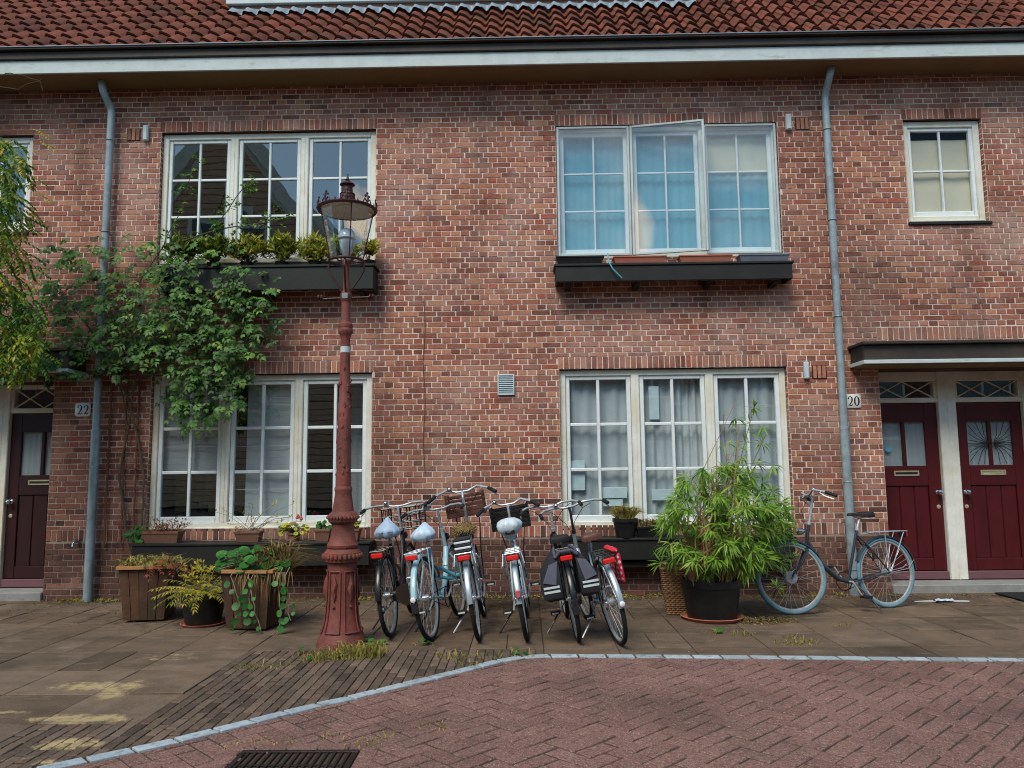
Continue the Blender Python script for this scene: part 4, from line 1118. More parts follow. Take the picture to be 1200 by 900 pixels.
for k in range(0):
    A = k*math.pi/3; b.tube([(.16*math.cos(A), .16*math.sin(A), zt+.06),(.11*math.cos(A), .11*math.sin(A), zt+.17),(.088*math.cos(A), .088*math.sin(A), zt+.2)], [.008,.012,.008], 6)
b.build('crown', 'cast_dark', lamp)
b = MB(); b.bbox(-.026, .026, -.05, -.04, LZ(351), LZ(345), .002); b.build('number_tag', 'zinc', lamp)

# ================================================================ HOUSES ACROSS THE STREET (seen mirrored in the panes)
opp = thing('facing_terrace', 'plain brick terrace across the street mirrored in the windows', 'house', (0,-19.5,0))
b = MB(); b.box(-30, 30, -6, 0, 0, 6.0)
op = b.build('wall', 'house_brick', opp)
b = MB(); b.add([(-30,.4,5.9),(30,.4,5.9),(30,-4,9.2),(-30,-4,9.2),(30,-8,5.9),(-30,-8,5.9)], [(0,1,2,3),(3,2,4,5)], .5, 0, False); b.build('roof', 'house_roof', opp)
for i in range(9):
    for z in (1.0, 3.8):
        x_ = -16+i*4; b = MB(); b.box(x_, x_+2.2, .01, .05, z, z+1.5); o = b.build('window', 'frame_paint', opp)
        g = MB(); g.box(x_+.1, x_+1.05, .055, .07, z+.1, z+1.4); g.box(x_+1.15, x_+2.1, .055, .07, z+.1, z+1.4); g.build('pane', 'house_glass', o)
gb = thing('gabled_house', 'tall boarded gable end across the street mirrored in the upper panes', 'house', (-11.3,-19.3,0))
b = MB()
for i in range(60):
    z = i*.25; hw = 5.6 if z < 8.2 else 5.6*(1-(z-8.2)/6.6)
    if hw > .1: b.bbox(-hw, hw, -.1, .25, z, z+.235, .02, R.random())
b.build('wall', 'house_board', gb)
b = MB()
for s in (-1, 1):
    b.beam((s*6.2,.4,7.5), (0,.4,15.2), .5, .28, (0,1,0)); b.beam((s*6.2,.4,7.0), (s*.0,.2,14.6), .2, .12, (0,1,0))
b.build('barge_board', 'frame_paint', gb)
b = MB(); b.box(-1.4, 1.4, .251, .3, 9.2, 11.2); w2 = b.build('window', 'frame_paint', gb); g = MB(); g.box(-1.2, 1.2, .305, .32, 9.4, 11.0); g.build('pane', 'house_glass', w2)

# ================================================================ LIGHT, SKY, CAMERA
SUN_EL, SUN_AZ = rad(52), rad(205)      # azimuth from +Y clockwise
world = bpy.data.worlds.new('World'); sc.world = world; world.use_nodes = True
nt = world.node_tree; N = nt.nodes; L = nt.links; bg = N['Background']
sky = N.new('ShaderNodeTexSky'); sky.sky_type = 'NISHITA'; sky.sun_disc = False; sky.sun_elevation = SUN_EL; sky.sun_rotation = SUN_AZ
sky.air_density = 1.0; sky.dust_density = .6; sky.ozone_density = 1.2
tc = N.new('ShaderNodeTexCoord'); nz = N.new('ShaderNodeTexNoise'); nz.inputs['Scale'].default_value = 2.6; nz.inputs['Detail'].default_value = 7; nz.inputs['Roughness'].default_value = .58
mp = N.new('ShaderNodeMapping'); mp.inputs['Scale'].default_value = (1,1,1.8); mp.inputs['Location'].default_value = (3.1,.4,1.2)
L.new(tc.outputs['Generated'], mp.inputs[0]); L.new(mp.outputs[0], nz.inputs['Vector'])
cr = N.new('ShaderNodeMapRange'); cr.inputs[1].default_value = .58; cr.inputs[2].default_value = .78; cr.inputs[4].default_value = .9; L.new(nz.outputs['Fac'], cr.inputs[0])
mx = N.new('ShaderNodeMix'); mx.data_type = 'RGBA'; mx.inputs[7].default_value = (13.5, 13.6, 13.6, 1)
tn = N.new('ShaderNodeMix'); tn.data_type = 'RGBA'; tn.blend_type = 'MULTIPLY'; tn.inputs[0].default_value = 1; tn.inputs[7].default_value = (.9, 1.1, 1.04, 1)
L.new(sky.outputs[0], tn.inputs[6])
L.new(cr.outputs[0], mx.inputs[0]); L.new(tn.outputs[2], mx.inputs[6]); # one cloud lit warm by the low light behind the camera
dv = N.new('ShaderNodeVectorMath'); dv.operation = 'DISTANCE'; dv.inputs[1].default_value = Vector((-.20,-.92,.312)).normalized()
L.new(tc.outputs['Generated'], dv.inputs[0])
n4 = N.new('ShaderNodeTexNoise'); n4.inputs['Scale'].default_value = 14; n4.inputs['Detail'].default_value = 6; L.new(tc.outputs['Generated'], n4.inputs['Vector'])
ad = N.new('ShaderNodeMath'); ad.operation = 'MULTIPLY_ADD'; ad.inputs[1].default_value = .09; L.new(n4.outputs['Fac'], ad.inputs[0]); L.new(dv.outputs['Value'], ad.inputs[2])
wm = N.new('ShaderNodeMapRange'); wm.inputs[1].default_value = .086; wm.inputs[2].default_value = .068; L.new(ad.outputs[0], wm.inputs[0])
wx_ = N.new('ShaderNodeMix'); wx_.data_type = 'RGBA'; wx_.inputs[7].default_value = (20, 16, 12, 1)
L.new(wm.outputs[0], wx_.inputs[0]); L.new(mx.outputs[2], wx_.inputs[6]); L.new(wx_.outputs[2], bg.inputs[0])
bg.inputs[1].default_value = .072
sd = bpy.data.lights.new('sun', 'SUN'); sd.energy = 1.5; sd.angle = rad(28); sd.color = (1, .91, .80)
so = bpy.data.objects.new('sun', sd); COL.objects.link(so)
dirv = Vector((math.sin(SUN_AZ)*math.cos(SUN_EL), math.cos(SUN_AZ)*math.cos(SUN_EL), math.sin(SUN_EL)))
so.rotation_euler = dirv.to_track_quat('Z', 'Y').to_euler(); so.location = (0,-20,30)
cd = bpy.data.cameras.new('camera'); cam = bpy.data.objects.new('camera', cd); COL.objects.link(cam)
cam.location = CAMP; cam.rotation_euler = CR.to_euler(); cd.sensor_width = 36; cd.lens = 27; cd.clip_end = 1000; cd.clip_start = .05
sc.camera = cam
vs = sc.view_settings; sc.display_settings.display_device = 'sRGB'
vs.view_transform = 'Standard'; vs.look = 'None'; vs.exposure = 1.12; vs.gamma = 1; vs.use_curve_mapping = False
sc.render.engine = 'CYCLES'; cy = sc.cycles; cy.max_bounces = 8; cy.transparent_max_bounces = 24; cy.caustics_reflective = False; cy.caustics_refractive = False
cy.use_denoising = True; cy.pixel_filter_type = 'BLACKMAN_HARRIS'; cy.filter_width = 1.05; cy.sample_clamp_indirect = 6
try: cy.denoiser = 'OPENIMAGEDENOISE'
except Exception: pass
# ================================================================ BICYCLES
def circ(c, r, n, ax='y', a0=0., a1=360.):
    full = abs(a1-a0) >= 359.9
    k = n if full else n+1
    out = []
    for i in range(k):
        A = rad(a0+(a1-a0)*i/n)
        out.append((c[0]+r*math.cos(A), c[1], c[2]+r*math.sin(A)))
    return out
WR = .335                     # wheel radius to the middle of the tyre
def wheel(name, root, hub, M, tyre='tyre', rimm='rim_alloy', nsp=28, drum=.028, a=.5):
    h = Vector(hub)
    b = MB(M); b.tube([(h.x, h.y-.045, h.z), (h.x, h.y-.03, h.z), (h.x, h.y-.028, h.z), (h.x, h.y+.028, h.z), (h.x, h.y+.03, h.z), (h.x, h.y+.045, h.z)], [.010,.012,drum,drum,.012,.010], 14)
    for i in range(nsp):
        A = 2*math.pi*i/nsp; s = 1 if i % 2 else -1; B = A + (.55 if (i//2) % 2 else -.55)
        b.tube([(h.x+drum*.9*math.cos(B), h.y+s*.025, h.z+drum*.9*math.sin(B)), (h.x+(WR-.028)*math.cos(A), h.y, h.z+(WR-.028)*math.sin(A))], .0017, 3, cap=False)
    w = b.build(name, 'alloy', root)
    b = MB(M); n = 48
    sec = [(-.013, .0), (-.012, -.014), (0, -.02), (.012, -.014), (.013, .0)]
    pts = []; 
    for i in range(n):
        A = 2*math.pi*i/n
        for (y, r_) in sec:
            rr = WR-.016+r_; pts.append((h.x+rr*math.cos(A), h.y+y, h.z+rr*math.sin(A)))
    k = len(sec); F_ = []
    for i in range(n):
        for j in range(k): F_.append((i*k+j, i*k+(j+1) % k, ((i+1) % n)*k+(j+1) % k, ((i+1) % n)*k+j))
    b.add(pts, F_, .5, 0, True); b.build('rim', rimm, w)
    b = MB(M); b.tube(circ(h, WR, 48), .0195, 10, closed=True); b.build('tyre', tyre, w)
    return w
def guard(name, root, M, hub, a0, a1, m, wd=.026, parent=None, stays=True):
    b = MB(M); h = Vector(hub); n = 22; pts = []; sec = [(-wd, -.014), (-wd*.7, .0), (0, .006), (wd*.7, .0), (wd, -.014)]
    for i in range(n+1):
        A = rad(a0+(a1-a0)*i/n)
        for (y, r_) in sec:
            rr = WR+.036+r_; pts.append((h.x+rr*math.cos(A), h.y+y, h.z+rr*math.sin(A)))
    k = len(sec); b.add(pts, [(i*k+j, i*k+j+1, (i+1)*k+j+1, (i+1)*k+j) for i in range(n) for j in range(k-1)], .5, 0, True)
    pts2 = [(p[0]+(h.x-p[0])*.008, p[1], p[2]+(h.z-p[2])*.008) for p in pts]
    b.add(pts2, [(i*k+j, (i+1)*k+j, (i+1)*k+j+1, i*k+j+1) for i in range(n) for j in range(k-1)], .5, 0, True)
    g = b.build(name, m, root)
    return g
def mir(f):
    for s in (-1, 1): f(s)
def bike(label, loc, heading, lean, o):
    """forward +X, left +Y; o: options"""
    g = o.get
    root = thing('bicycle', label, 'bicycle', loc, (-rad(lean), 0, rad(heading)), 'bicycles parked in a row against the house' if g('row', 1) else None)
    FC = g('frame', 'bike_black')
    hr = (-.47, 0, WR+.02); bbp = (0, 0, .285); fx = g('fx', .63)
    sh = g('sh', .90); hh = g('hh', 1.12)
    st = (-.165, 0, .285+.50); ht1 = (.40, 0, .86); ht0 = (.455, 0, .66)
    hf = (fx, 0, WR+.02)
    ax = (Vector(ht1)-Vector(ht0)).normalized()
    S = Matrix.Translation(ht1) @ Matrix.Rotation(rad(g('steer', 0)), 4, ax) @ Matrix.Translation(-Vector(ht1))
    # frame ------------------------------------------------
    b = MB(); b.tube([bbp, st], .0155, 10); b.tube([ht0, ht1], .019, 12)
    kind = g('kind', 'step')
    if kind == 'step':
        b.tube([(ht0[0]-.005,0,ht0[2]+.01),(.33,0,.47),(.19,0,.32),(.06,0,.275),bbp], [.023,.024,.024,.023,.02], 12)
        b.tube([(ht0[0]-.02,0,ht0[2]+.10),(.30,0,.58),(.12,0,.42),(-.04,0,.40)], .013, 10)
    elif kind == 'curve':
        b.tube([(ht0[0],0,ht0[2]+.02),(.38,0,.50),(.26,0,.37),(.12,0,.29),bbp], .017, 10)
        b.tube([(ht1[0]+.01,0,ht1[2]-.05),(.34,0,.62),(.22,0,.46),(.06,0,.37),(-.06,0,.44)], .015, 10)
    elif kind == 'single':
        b.tube([(ht0[0]-.01,0,ht0[2]+.04),(.30,0,.47),(.12,0,.32),bbp], [.027,.027,.025,.022], 12)
    else:
        b.tube([(ht0[0],0,ht0[2]+.02), bbp], .0165, 10); b.tube([(ht1[0],0,ht1[2]-.03),(st[0],0,st[2]-.03)], .0145, 10)
    def stays(s):
        b.tube([(-.03, s*.03, .285), (-.30, s*.055, .33), (hr[0], s*.058, hr[2])], .0095, 8)
        b.tube([(st[0]+.01, s*.018, st[2]-.05), (-.28, s*.045, .60), (hr[0], s*.058, hr[2])], .008, 8)
    mir(stays); b.tube([(-.02,-.035,.285),(-.02,.035,.285)], .022, 12); b.build('frame', FC, root)
    # fork + front wheel
    b = MB(S)
    def leg(s): b.tube([(ht0[0]+.006, s*.02, ht0[2]-.035), (ht0[0]+.02, s*.05, ht0[2]-.07), (ht0[0]+.09, s*.054, .48), (hf[0]-.01, s*.052, hf[2]+.03), (hf[0], s*.05, hf[2])], [.013,.014,.013,.009,.009], 8)
    mir(leg); b.tube([(ht0[0]+.008,-.035,ht0[2]-.035),(ht0[0]+.008,.035,ht0[2]-.035)], .017, 8); b.build('fork', g('fork', FC), root)
    wheel('front_wheel', root, hf, S, g('tyre', 'tyre'), nsp=g('nsp', 28), drum=g('drum', .02) if False else (.06 if g('dyn') else .02))
    wheel('rear_wheel', root, hr, None, g('tyre', 'tyre'), drum=.032, nsp=g('nsp', 28))
    gm = g('guard', 'bike_black')
    fg = guard('front_mudguard', root, S, hf, 14, 150, gm); GE = g('ge', 178); rg = guard('rear_mudguard', root, None, hr, 20, GE, gm)
    if g('flap'):
        b = MB(); A = rad(GE-3); x_ = hr[0]+(WR+.034)*math.cos(A); z_ = hr[2]+(WR+.034)*math.sin(A)
        b.bbox(x_-.006, x_+.004, -.028, .028, z_-.10, z_+.02, .003); b.build('mud_flap', 'rubber', rg)
    b = MB()
    mir(lambda s: b.tube([(hr[0], s*.062, hr[2]), (hr[0]-.25, s*.04, hr[2]+.03), (hr[0]-(WR+.03)*math.cos(rad(18)), s*.02, hr[2]+(WR+.03)*math.sin(rad(18)))], .0028, 5))
    b.build('guard_stay', 'alloy', rg)
    # stem and handlebar
    b = MB(S); hb = Vector((.355, 0, hh))
    b.tube([ht1, Vector(ht1)+ax*.03], .021, 12); b.tube([ht1, Vector(ht1)+ax*(hh-.90), hb], [.0125,.0125,.014], 10); b.build('stem', g('stem', 'alloy'), root)
    b = MB(S); w = g('hw', .30)
    if g('bar', 'swept') == 'swept':
        path = [(.16,-w,hh-.01),(.24,-w*.98,hh+.005),(.32,-w*.8,hh+.02),(.375,-w*.45,hh+.02),(.37,-.05,hh),(.355,0,hh),(.37,.05,hh),(.375,w*.45,hh+.02),(.32,w*.8,hh+.02),(.24,w*.98,hh+.005),(.16,w,hh-.01)]
    else:
        path = [(.24,-w,hh-.03),(.29,-w*.85,hh+.0),(.37,-w*.5,hh+.035),(.37,-.06,hh+.0),(.36,0,hh),(.37,.06,hh),(.37,w*.5,hh+.035),(.29,w*.85,hh+.0),(.24,w,hh-.03)]
    b.tube(path, .0115, 10); hbo = b.build('handlebar', g('barm', 'alloy'), root)
    for s in (-1, 1):
        e = Vector(path[0 if s < 0 else -1]); e2 = Vector(path[1 if s < 0 else -2]); d = (e-e2).normalized()
        b = MB(S); b.tube([e-d*.07, e-d*.06, e+d*.045, e+d*.05], [.014,.0175,.0175,.013], 10); b.build('grip', g('gripm', 'rubber'), hbo)
        b = MB(S); q = e-d*.10; b.tube([q, q+Vector((.03, s*.01, -.02)), q+d*.06+Vector((.04, s*.012, -.03)), q+d*.14+Vector((.03, s*.01, -.035))], [.009,.006,.005,.006], 7); b.build('brake_lever', 'alloy', hbo)
    b = MB(S); b.sphere((.35, .12, hh+.045), .027, 12, sz=.65); b.build('bell', g('bell', 'chrome'), hbo)
    # cables
    b = MB(S)
    mir(lambda s: b.tube([(.30, s*.2, hh-.0), (.42, s*.14, hh-.04), (.47, s*.04, hh-.16), (.44, s*.015, .86), (.45, s*.02, .70)], .003, 5)); b.build('cable', 'rubber', hbo)
    # headlight
    b = MB(S @ Matrix.Translation((.50, 0, g('lz', .80))) @ Matrix.Rotation(rad(90), 4, 'Y')); b.lathe([(.012,-.05),(.03,-.03),(.038,.0),(.038,.02),(.03,.026)], 14); b.build('headlight', 'bike_black' if not g('chrlight') else 'chrome', root)
    # saddle
    b = MB(); b.tube([st, (st[0]-(sh-st[2])*.30, 0, sh-.05)], .0125, 10); b.tube([(st[0]-.006,0,st[2]-.0),(st[0]-.012,0,st[2]+.025)], .020, 10); b.build('seat_post', 'alloy', root)
    sx = st[0]-(sh-st[2])*.30-.0
    def saddle_mesh(b, wide=1., zoff=0., grow=0.):
        rows = [(-.13,.075,-.0,.05),(-.115,.088,.012,.055),(-.07,.085,.014,.055),(-.02,.060,.008,.045),(.03,.036,.004,.04),(.09,.024,.004,.035),(.135,.018,.0,.03),(.145,.008,-.008,.02)]
        pts = []
        for (x_, w_, z_, d_) in rows:
            w_ = w_*wide+grow
            for (fy, fz) in ((-1,-1),(-1.02,-.45),(-.85,-.05),(-.4,.06),(0,.0),(.4,.06),(.85,-.05),(1.02,-.45),(1,-1)):
                pts.append((sx+x_*(1+grow*4), w_*fy, sh+z_+fz*d_*(.9+grow*6)+zoff))
        k = 9; n = len(rows)
        b.add(pts, [(i*k+j, (i+1)*k+j, (i+1)*k+j+1, i*k+j+1) for i in range(n-1) for j in range(k-1)]+[tuple(range(k))]+[tuple((n-1)*k+j for j in range(k))[::-1]]+[(i*k+8, (i+1)*k+8, (i+1)*k, i*k) for i in range(n-1)], .5, 0, True)
    b = MB(); saddle_mesh(b, .5 if g('cover') else g('sw', 1.), -.02 if g('cover') else 0.); sd_ = b.build('saddle', g('saddle', 'rubber'), root, angle=60)
    b = MB(); mir(lambda s: b.tube([(sx+.09, s*.018, sh-.02), (sx, s*.022, sh-.055), (sx-.08, s*.03, sh-.03)], .0035, 5))
    mir(lambda s: b.tube([(sx-.09+.012*math.sin(t*.9), s*.045+.012*math.cos(t*.9), sh-.055+.006*t) for t in range(8)], .003, 4)); b.build('saddle_springs', 'alloy', sd_)
    cv = g('cover')
    if cv == 'bag':
        b = MB(); n = 36; pts = []
        rows = [(-.12,.035,.04),(-.085,.05,.05),(-.055,.085,.095),(-.02,.108,.125),(.02,.112,.135),(.05,.095,.12),(.07,.06,.08),(.078,.005,.01)]
        for (z_, w_, l_) in rows:
            for j in range(n):
                A = 2*math.pi*j/n; k_ = 1+.06*math.sin(A*7+z_*30)+.16*noise.noise(Vector((math.cos(A)*2.5, math.sin(A)*2.5, z_*14)))
                pts.append((sx-.02+l_*k_*math.cos(A), w_*k_*math.sin(A), sh+z_))
        b.add(pts, [(i*n+j, i*n+(j+1) % n, (i+1)*n+(j+1) % n, (i+1)*n+j) for i in range(7) for j in range(n)], .5, 0, True); b.build('saddle_cover', 'cover_bag', root, angle=80)
    elif cv == 'fur':
        b = MB(); b.sphere((sx-.01, 0, sh-.005), .1, 16, sx=1.35, sy=1.0, sz=.55)
        for i in range(900):
            A = R.uniform(0, 6.28); B = math.asin(R.uniform(-.9, 1)); n_ = Vector((math.cos(A)*math.cos(B), math.sin(A)*math.cos(B), math.sin(B)))
            p = Vector((sx-.01+n_.x*.133, n_.y*.098, sh-.005+n_.z*.054)); b.leaf(p, n_+Vector((R.uniform(-.6,.6), R.uniform(-.6,.6), R.uniform(-.9,.2))), n_, R.uniform(.02,.035), .006, R.random())
        b.build('saddle_cover', 'cover_fur', root)
    elif cv == 'cloth':
        b = MB(); n = 22; pts = []
        n = 40; pk = g('peak', 1.)
        rows = [(-.09,.088,.12),(-.075,.112,.14),(-.055,.126,.152),(-.03,.124,.154),(-.005,.108,.145),(.018,.086,.128),(.04,.062,.105),(.058,.042,.08),(.074,.028,.055),(.088,.016,.03),(.094,.003,.006)]
        sd0 = R.uniform(0, 50)
        for (z_, w_, l_) in rows:
            lw_ = max(0, .02-z_)*5
            for j in range(n):
                A = 2*math.pi*j/n; k_ = 1+(.05+.08*lw_)*noise.noise(Vector((math.cos(A)*3.2, math.sin(A)*3.2, z_*9+sd0)))*2+.035*math.sin(A*9+z_*22+sd0); ty = .5+.5*min(1, max(0, (-math.cos(A)+.6)))
                zz = z_*(pk if z_ > 0 else 1)+(.018*noise.noise(Vector((math.cos(A)*4, math.sin(A)*4, sd0))) if z_ < -.04 else 0)
                pts.append((sx-.01+l_*k_*math.cos(A)+max(0, z_)*.5, w_*k_*ty*math.sin(A), sh+zz))
        b.add(pts, [(i*n+j, i*n+(j+1) % n, (i+1)*n+(j+1) % n, (i+1)*n+j) for i in range(10) for j in range(n)], .5, 0, True)
        for i in range(60):
            pass
        cvo = b.build('saddle_cover', 'cover_blue', root, angle=70)
        if g('marks'):
            b = MB()
            for i in range(9):
                y_ = -.07+i*.0172; hgt = .012 if i not in (4,) else 0
                if hgt: b.tube([(sx-.162, y_-.004, sh-.045), (sx-.163, y_-.004+.003*((i*7) % 3-1), sh-.045+hgt), (sx-.163, y_+.005, sh-.045+hgt*((i*5) % 2)), (sx-.162, y_+.005, sh-.045+hgt*.3)], .0022, 4)
            b.build('cover_lettering', 'ink', cvo)
    # crank, pedals
    b = MB(); ca_ = rad(g('crank', 30))
    ce = [(0.17*math.cos(ca_), 0, .17*math.sin(ca_))]
    c = MB()
    c.tube([(0,-.07,.285),(0,.07,.285)], .011, 8)
    for s in (-1, 1):
        c.tube([(0, s*.068, .285), (s*-.165*math.cos(ca_), s*.085, .285+s*-.165*math.sin(ca_))], .009, 8)
    n = 28; c.lathe([(.0,0)], 3) if False else None
    cr_ = c.build('crank', 'alloy', root)
    for s in (-1, 1):
        px_, pz_ = s*-.165*math.cos(ca_), .285+s*-.165*math.sin(ca_)
        b = MB(); b.bbox(px_-.045, px_+.045, s*.095-(.0 if s > 0 else .085), s*.095+(.085 if s > 0 else .0), pz_-.012, pz_+.012, .004); b.build('pedal', 'rubber', cr_)
        b = MB(); yy = s*.14; b.bbox(px_-.048, px_-.0455, yy-.03, yy+.03, pz_-.007, pz_+.007, .001); b.build('pedal_reflector', 'leaf_yellow' if False else 'lamp_clear', cr_)
    # chain case (right side = -Y)
    b = MB()
    if g('case', 1):
        n = 14; up = []; 
        for i in range(n+1):
            A = rad(-90+180*i/n); up.append((.0+.10*math.cos(A), .285+.10*math.sin(A)))
        for i in range(n+1):
            A = rad(90+180*i/n); up.append((hr[0]+.055*math.cos(A), hr[2]+.055*math.sin(A)))
        k = len(up); b.add([(x_, -.052, z_) for x_, z_ in up]+[(x_, -.082, z_) for x_, z_ in up], [tuple(range(k)), tuple(range(k, 2*k))[::-1]]+[(i, k+i, k+(i+1) % k, (i+1) % k) for i in range(k)], .5, 0, False)
        b.build('chain_case', g('casem', 'bike_black'), root)
    else:
        b.tube([(x_, -.06, z_) for x_, z_ in ((.0,.38),(-.47,WR+.05))], .004, 4); b.tube([(0,-.06,.19),(-.47,-.06,WR-.01)], .004, 4)
        b.lathe([(.09,-.062)], 3) if False else None
        b.tube([(.092*math.cos(t*.3), -.06, .285+.092*math.sin(t*.3)) for t in range(21)], .005, 5, closed=True)
        b.build('chain', 'rubber', root)
    # rack
    b = MB(); rz = hr[2]+WR+.075; rx0, rx1 = hr[0]+.14, hr[0]-.25
    rm_ = g('rack', 'bike_black')
    for y_ in ((-.06,-.02,.02,.06) if not g('widerack') else (-.075,-.045,-.015,.015,.045,.075)):
        b.tube([(rx0, y_, rz), (rx1, y_, rz)], .0048, 6)
    for x_ in (rx0, rx0-.13, rx0-.26, rx1): b.tube([(x_, -.064 if not g('widerack') else -.08, rz-.001), (x_, .064 if not g('widerack') else .08, rz-.001)], .0048, 6)
    def rs(s):
        b.tube([(hr[0]+.01, s*.064, hr[2]+.01), (rx0-.12, s*.068, rz)], .005, 6); b.tube([(hr[0]-.01, s*.064, hr[2]+.01), (rx1+.03, s*.068, rz)], .005, 6)
    mir(rs); mir(lambda s: b.tube([(rx0, s*.05, rz), (st[0]-.03, s*.02, rz-.02)], .0045, 6))
    if g('sidehoop'):
        mir(lambda s: b.tube([(rx1+.02, s*.075, rz), (rx1-.03, s*.09, rz-.09), (rx1+.05, s*.095, rz-.2), (hr[0]-.02, s*.085, hr[2]+.02)], .0045, 6))
    rk = b.build('rack', rm_, root)
    # tail light
    b = MB(); tz = rz-.035; tx = rx1-.012
    b.bbox(tx-.022, tx, -.052, .052, tz-.024, tz+.02, .010); b.build('tail_light', 'red_reflector', root)
    b = MB(); b.bbox(tx-.0, tx+.012, -.055, .055, tz-.026, tz+.028, .005); b.build('light_bracket', 'rubber' if not g('chrback') else 'bike_silver', root)
    if g('refl'):
        A = rad(GE-5); x_ = hr[0]+(WR+.045)*math.cos(A); z_ = hr[2]+(WR+.045)*math.sin(A); b = MB(Matrix.Translation((x_, 0, z_)) @ Matrix.Rotation(rad(-90), 4, 'Y')); b.lathe([(.022,0),(.022,.01),(.016,.014)], 14); b.build('round_reflector', 'lamp_clear', rg)
    # lock ring, kickstand
    b = MB(); b.tube([(st[0]-.10+.0, .085*math.cos(t), hr[2]+WR-.16+.085*math.sin(t)) for t in [i*.28-.6 for i in range(16)]], .010, 8); b.build('ring_lock', 'rubber', root)
    ln = rad(lean); ks = g('stand', 'side')
    if ks == 'side':
        b = MB(); b.tube([(-.05, .035, .27), (-.12, .15, .14), (-.16, .24, .005+.24*math.tan(max(0, ln))*.9)], .0085, 7); b.build('kickstand', 'bike_black' if FC != 'bike_silver' else 'alloy', root)
    # extras
    if g('crate'):
        b = MB(S); x0c, x1c, y0c, y1c, z0c, z1c = .44, .78, -.19, .19, hh-.24, hh-.02
        if g('crate') == 'wire':
            for z_ in (z0c, z0c+.07, z0c+.14, z1c):
                b.tube([(x0c,y0c,z_),(x1c,y0c,z_),(x1c,y1c,z_),(x0c,y1c,z_)], .010 if z_ in (z0c, z1c) else .008, 6, closed=True)
            for i in range(5):
                y_ = y0c+(y1c-y0c)*i/4; b.tube([(x0c,y_,z1c),(x0c,y_,z0c),(x1c,y_,z0c),(x1c,y_,z1c)], .0075, 6)
            for i in range(1, 4):
                x_ = x0c+(x1c-x0c)*i/4; b.tube([(x_,y0c,z1c),(x_,y0c,z0c),(x_,y1c,z0c),(x_,y1c,z1c)], .0045, 6)
            b.build('carrier_crate', 'bike_black', root)
        else:
            mm = {'dark': 'plastic_black', 'brown': 'leather_brown'}[g('crate')]
            t = .012
            for i in range(5):
                z_ = z0c+(z1c-z0c)*i/5
                h_ = (z1c-z0c)/5*(.62 if i else .9)
                b.bbox(x0c, x1c, y0c, y0c+t, z_, z_+h_, .003); b.bbox(x0c, x1c, y1c-t, y1c, z_, z_+h_, .003); b.bbox(x0c, x0c+t, y0c+t, y1c-t, z_, z_+h_, .003); b.bbox(x1c-t, x1c, y0c+t, y1c-t, z_, z_+h_, .003)
            for (x_, y_) in ((x0c-.003,y0c-.003),(x1c-.017,y0c-.003),(x0c-.003,y1c-.017),(x1c-.017,y1c-.017)): b.bbox(x_, x_+.02, y_, y_+.02, z0c, z1c, .003)
            b.box(x0c, x1c, y0c, y1c, z0c-.006, z0c-.001)
            b.build('carrier_crate', mm, root)
        b = MB(S); mir(lambda s: b.tube([(.60, s*.12, z0c-.008), (.58, s*.075, .62), (hf[0], s*.06, hf[2]+.01)], .006, 6)); b.tube([(.42,0,z0c-.01),(.62,0,z0c-.01)], .01, 6); b.build('front_carrier', 'bike_black', root)
    if g('panniers'):
        for s in (-1, 1):
            b = MB(); y0, y1 = (s*.075, s*.215)
            ya, yb = min(y0, y1), max(y0, y1)
            # soft trapezoid bag: narrow at the top, wide below
            zt_, zb2 = rz+.0, rz-.36
            def row(z_, xa, xb, yo, yi):
                return [(xa, yi, z_), (xb, yi, z_), (xb+.0, yo, z_), (xa, yo, z_)]
            rows = [row(zb2, rx1-.03, rx0+.03, s*.19, s*.08), row(zb2+.03, rx1-.05, rx0+.05, s*.235, s*.078), row(zb2+.2, rx1-.045, rx0+.04, s*.215, s*.076), row(zt_-.06, rx1-.02, rx0+.01, s*.15, s*.074), row(zt_+.01, rx1+.01, rx0-.02, s*.09, s*.06)]
            pts = [p for r_ in rows for p in r_]; n = 5
            b.add(pts, [(i*4+j, i*4+(j+1) % 4, (i+1)*4+(j+1) % 4, (i+1)*4+j) for i in range(n-1) for j in range(4)]+[(3,2,1,0),(16,17,18,19)], .9, 0, False)
            pn = b.build('pannier', 'fabric_black', root, angle=60)
            b = MB()
            def fl(z_, x_, yo, yi): return [(x_, yi, z_), (x_, yo, z_)]
            q = [(rx1-.027, s*.078, zt_-.03), (rx1-.052, s*.222, zb2+.16), (rx1-.056, s*.15, zb2+.17), (rx1-.054, s*.085, zb2+.2)]
            q = [(rx1-.034, s*.082, zt_-.05),(rx1-.034, s*.155, zt_-.07),(rx1-.056, s*.224, zb2+.16),(rx1-.06, s*.12, zb2+.13)]
            b.add(q+[(x_+.012, y_, z_) for x_, y_, z_ in q], [(0,1,2,3),(7,6,5,4),(0,4,5,1),(1,5,6,2),(2,6,7,3),(3,7,4,0)], .2, 0, False); b.build('pannier_flap', 'fabric_grey', pn)
            for k in (0, 1):
                b = MB(); z_ = zb2+.07+k*.035; b.add([(rx1-.0535, s*.095, z_), (rx1-.0535, s*.225, z_), (rx1-.0535, s*.226, z_+.018), (rx1-.0535, s*.095, z_+.018), (rx1-.05, s*.095, z_), (rx1-.05, s*.225, z_), (rx1-.05, s*.226, z_+.018), (rx1-.05, s*.095, z_+.018)], [(0,1,2,3),(7,6,5,4),(0,4,5,1),(2,6,7,3)], .5, 0, False); b.build('reflective_strip', 'reflective', pn)
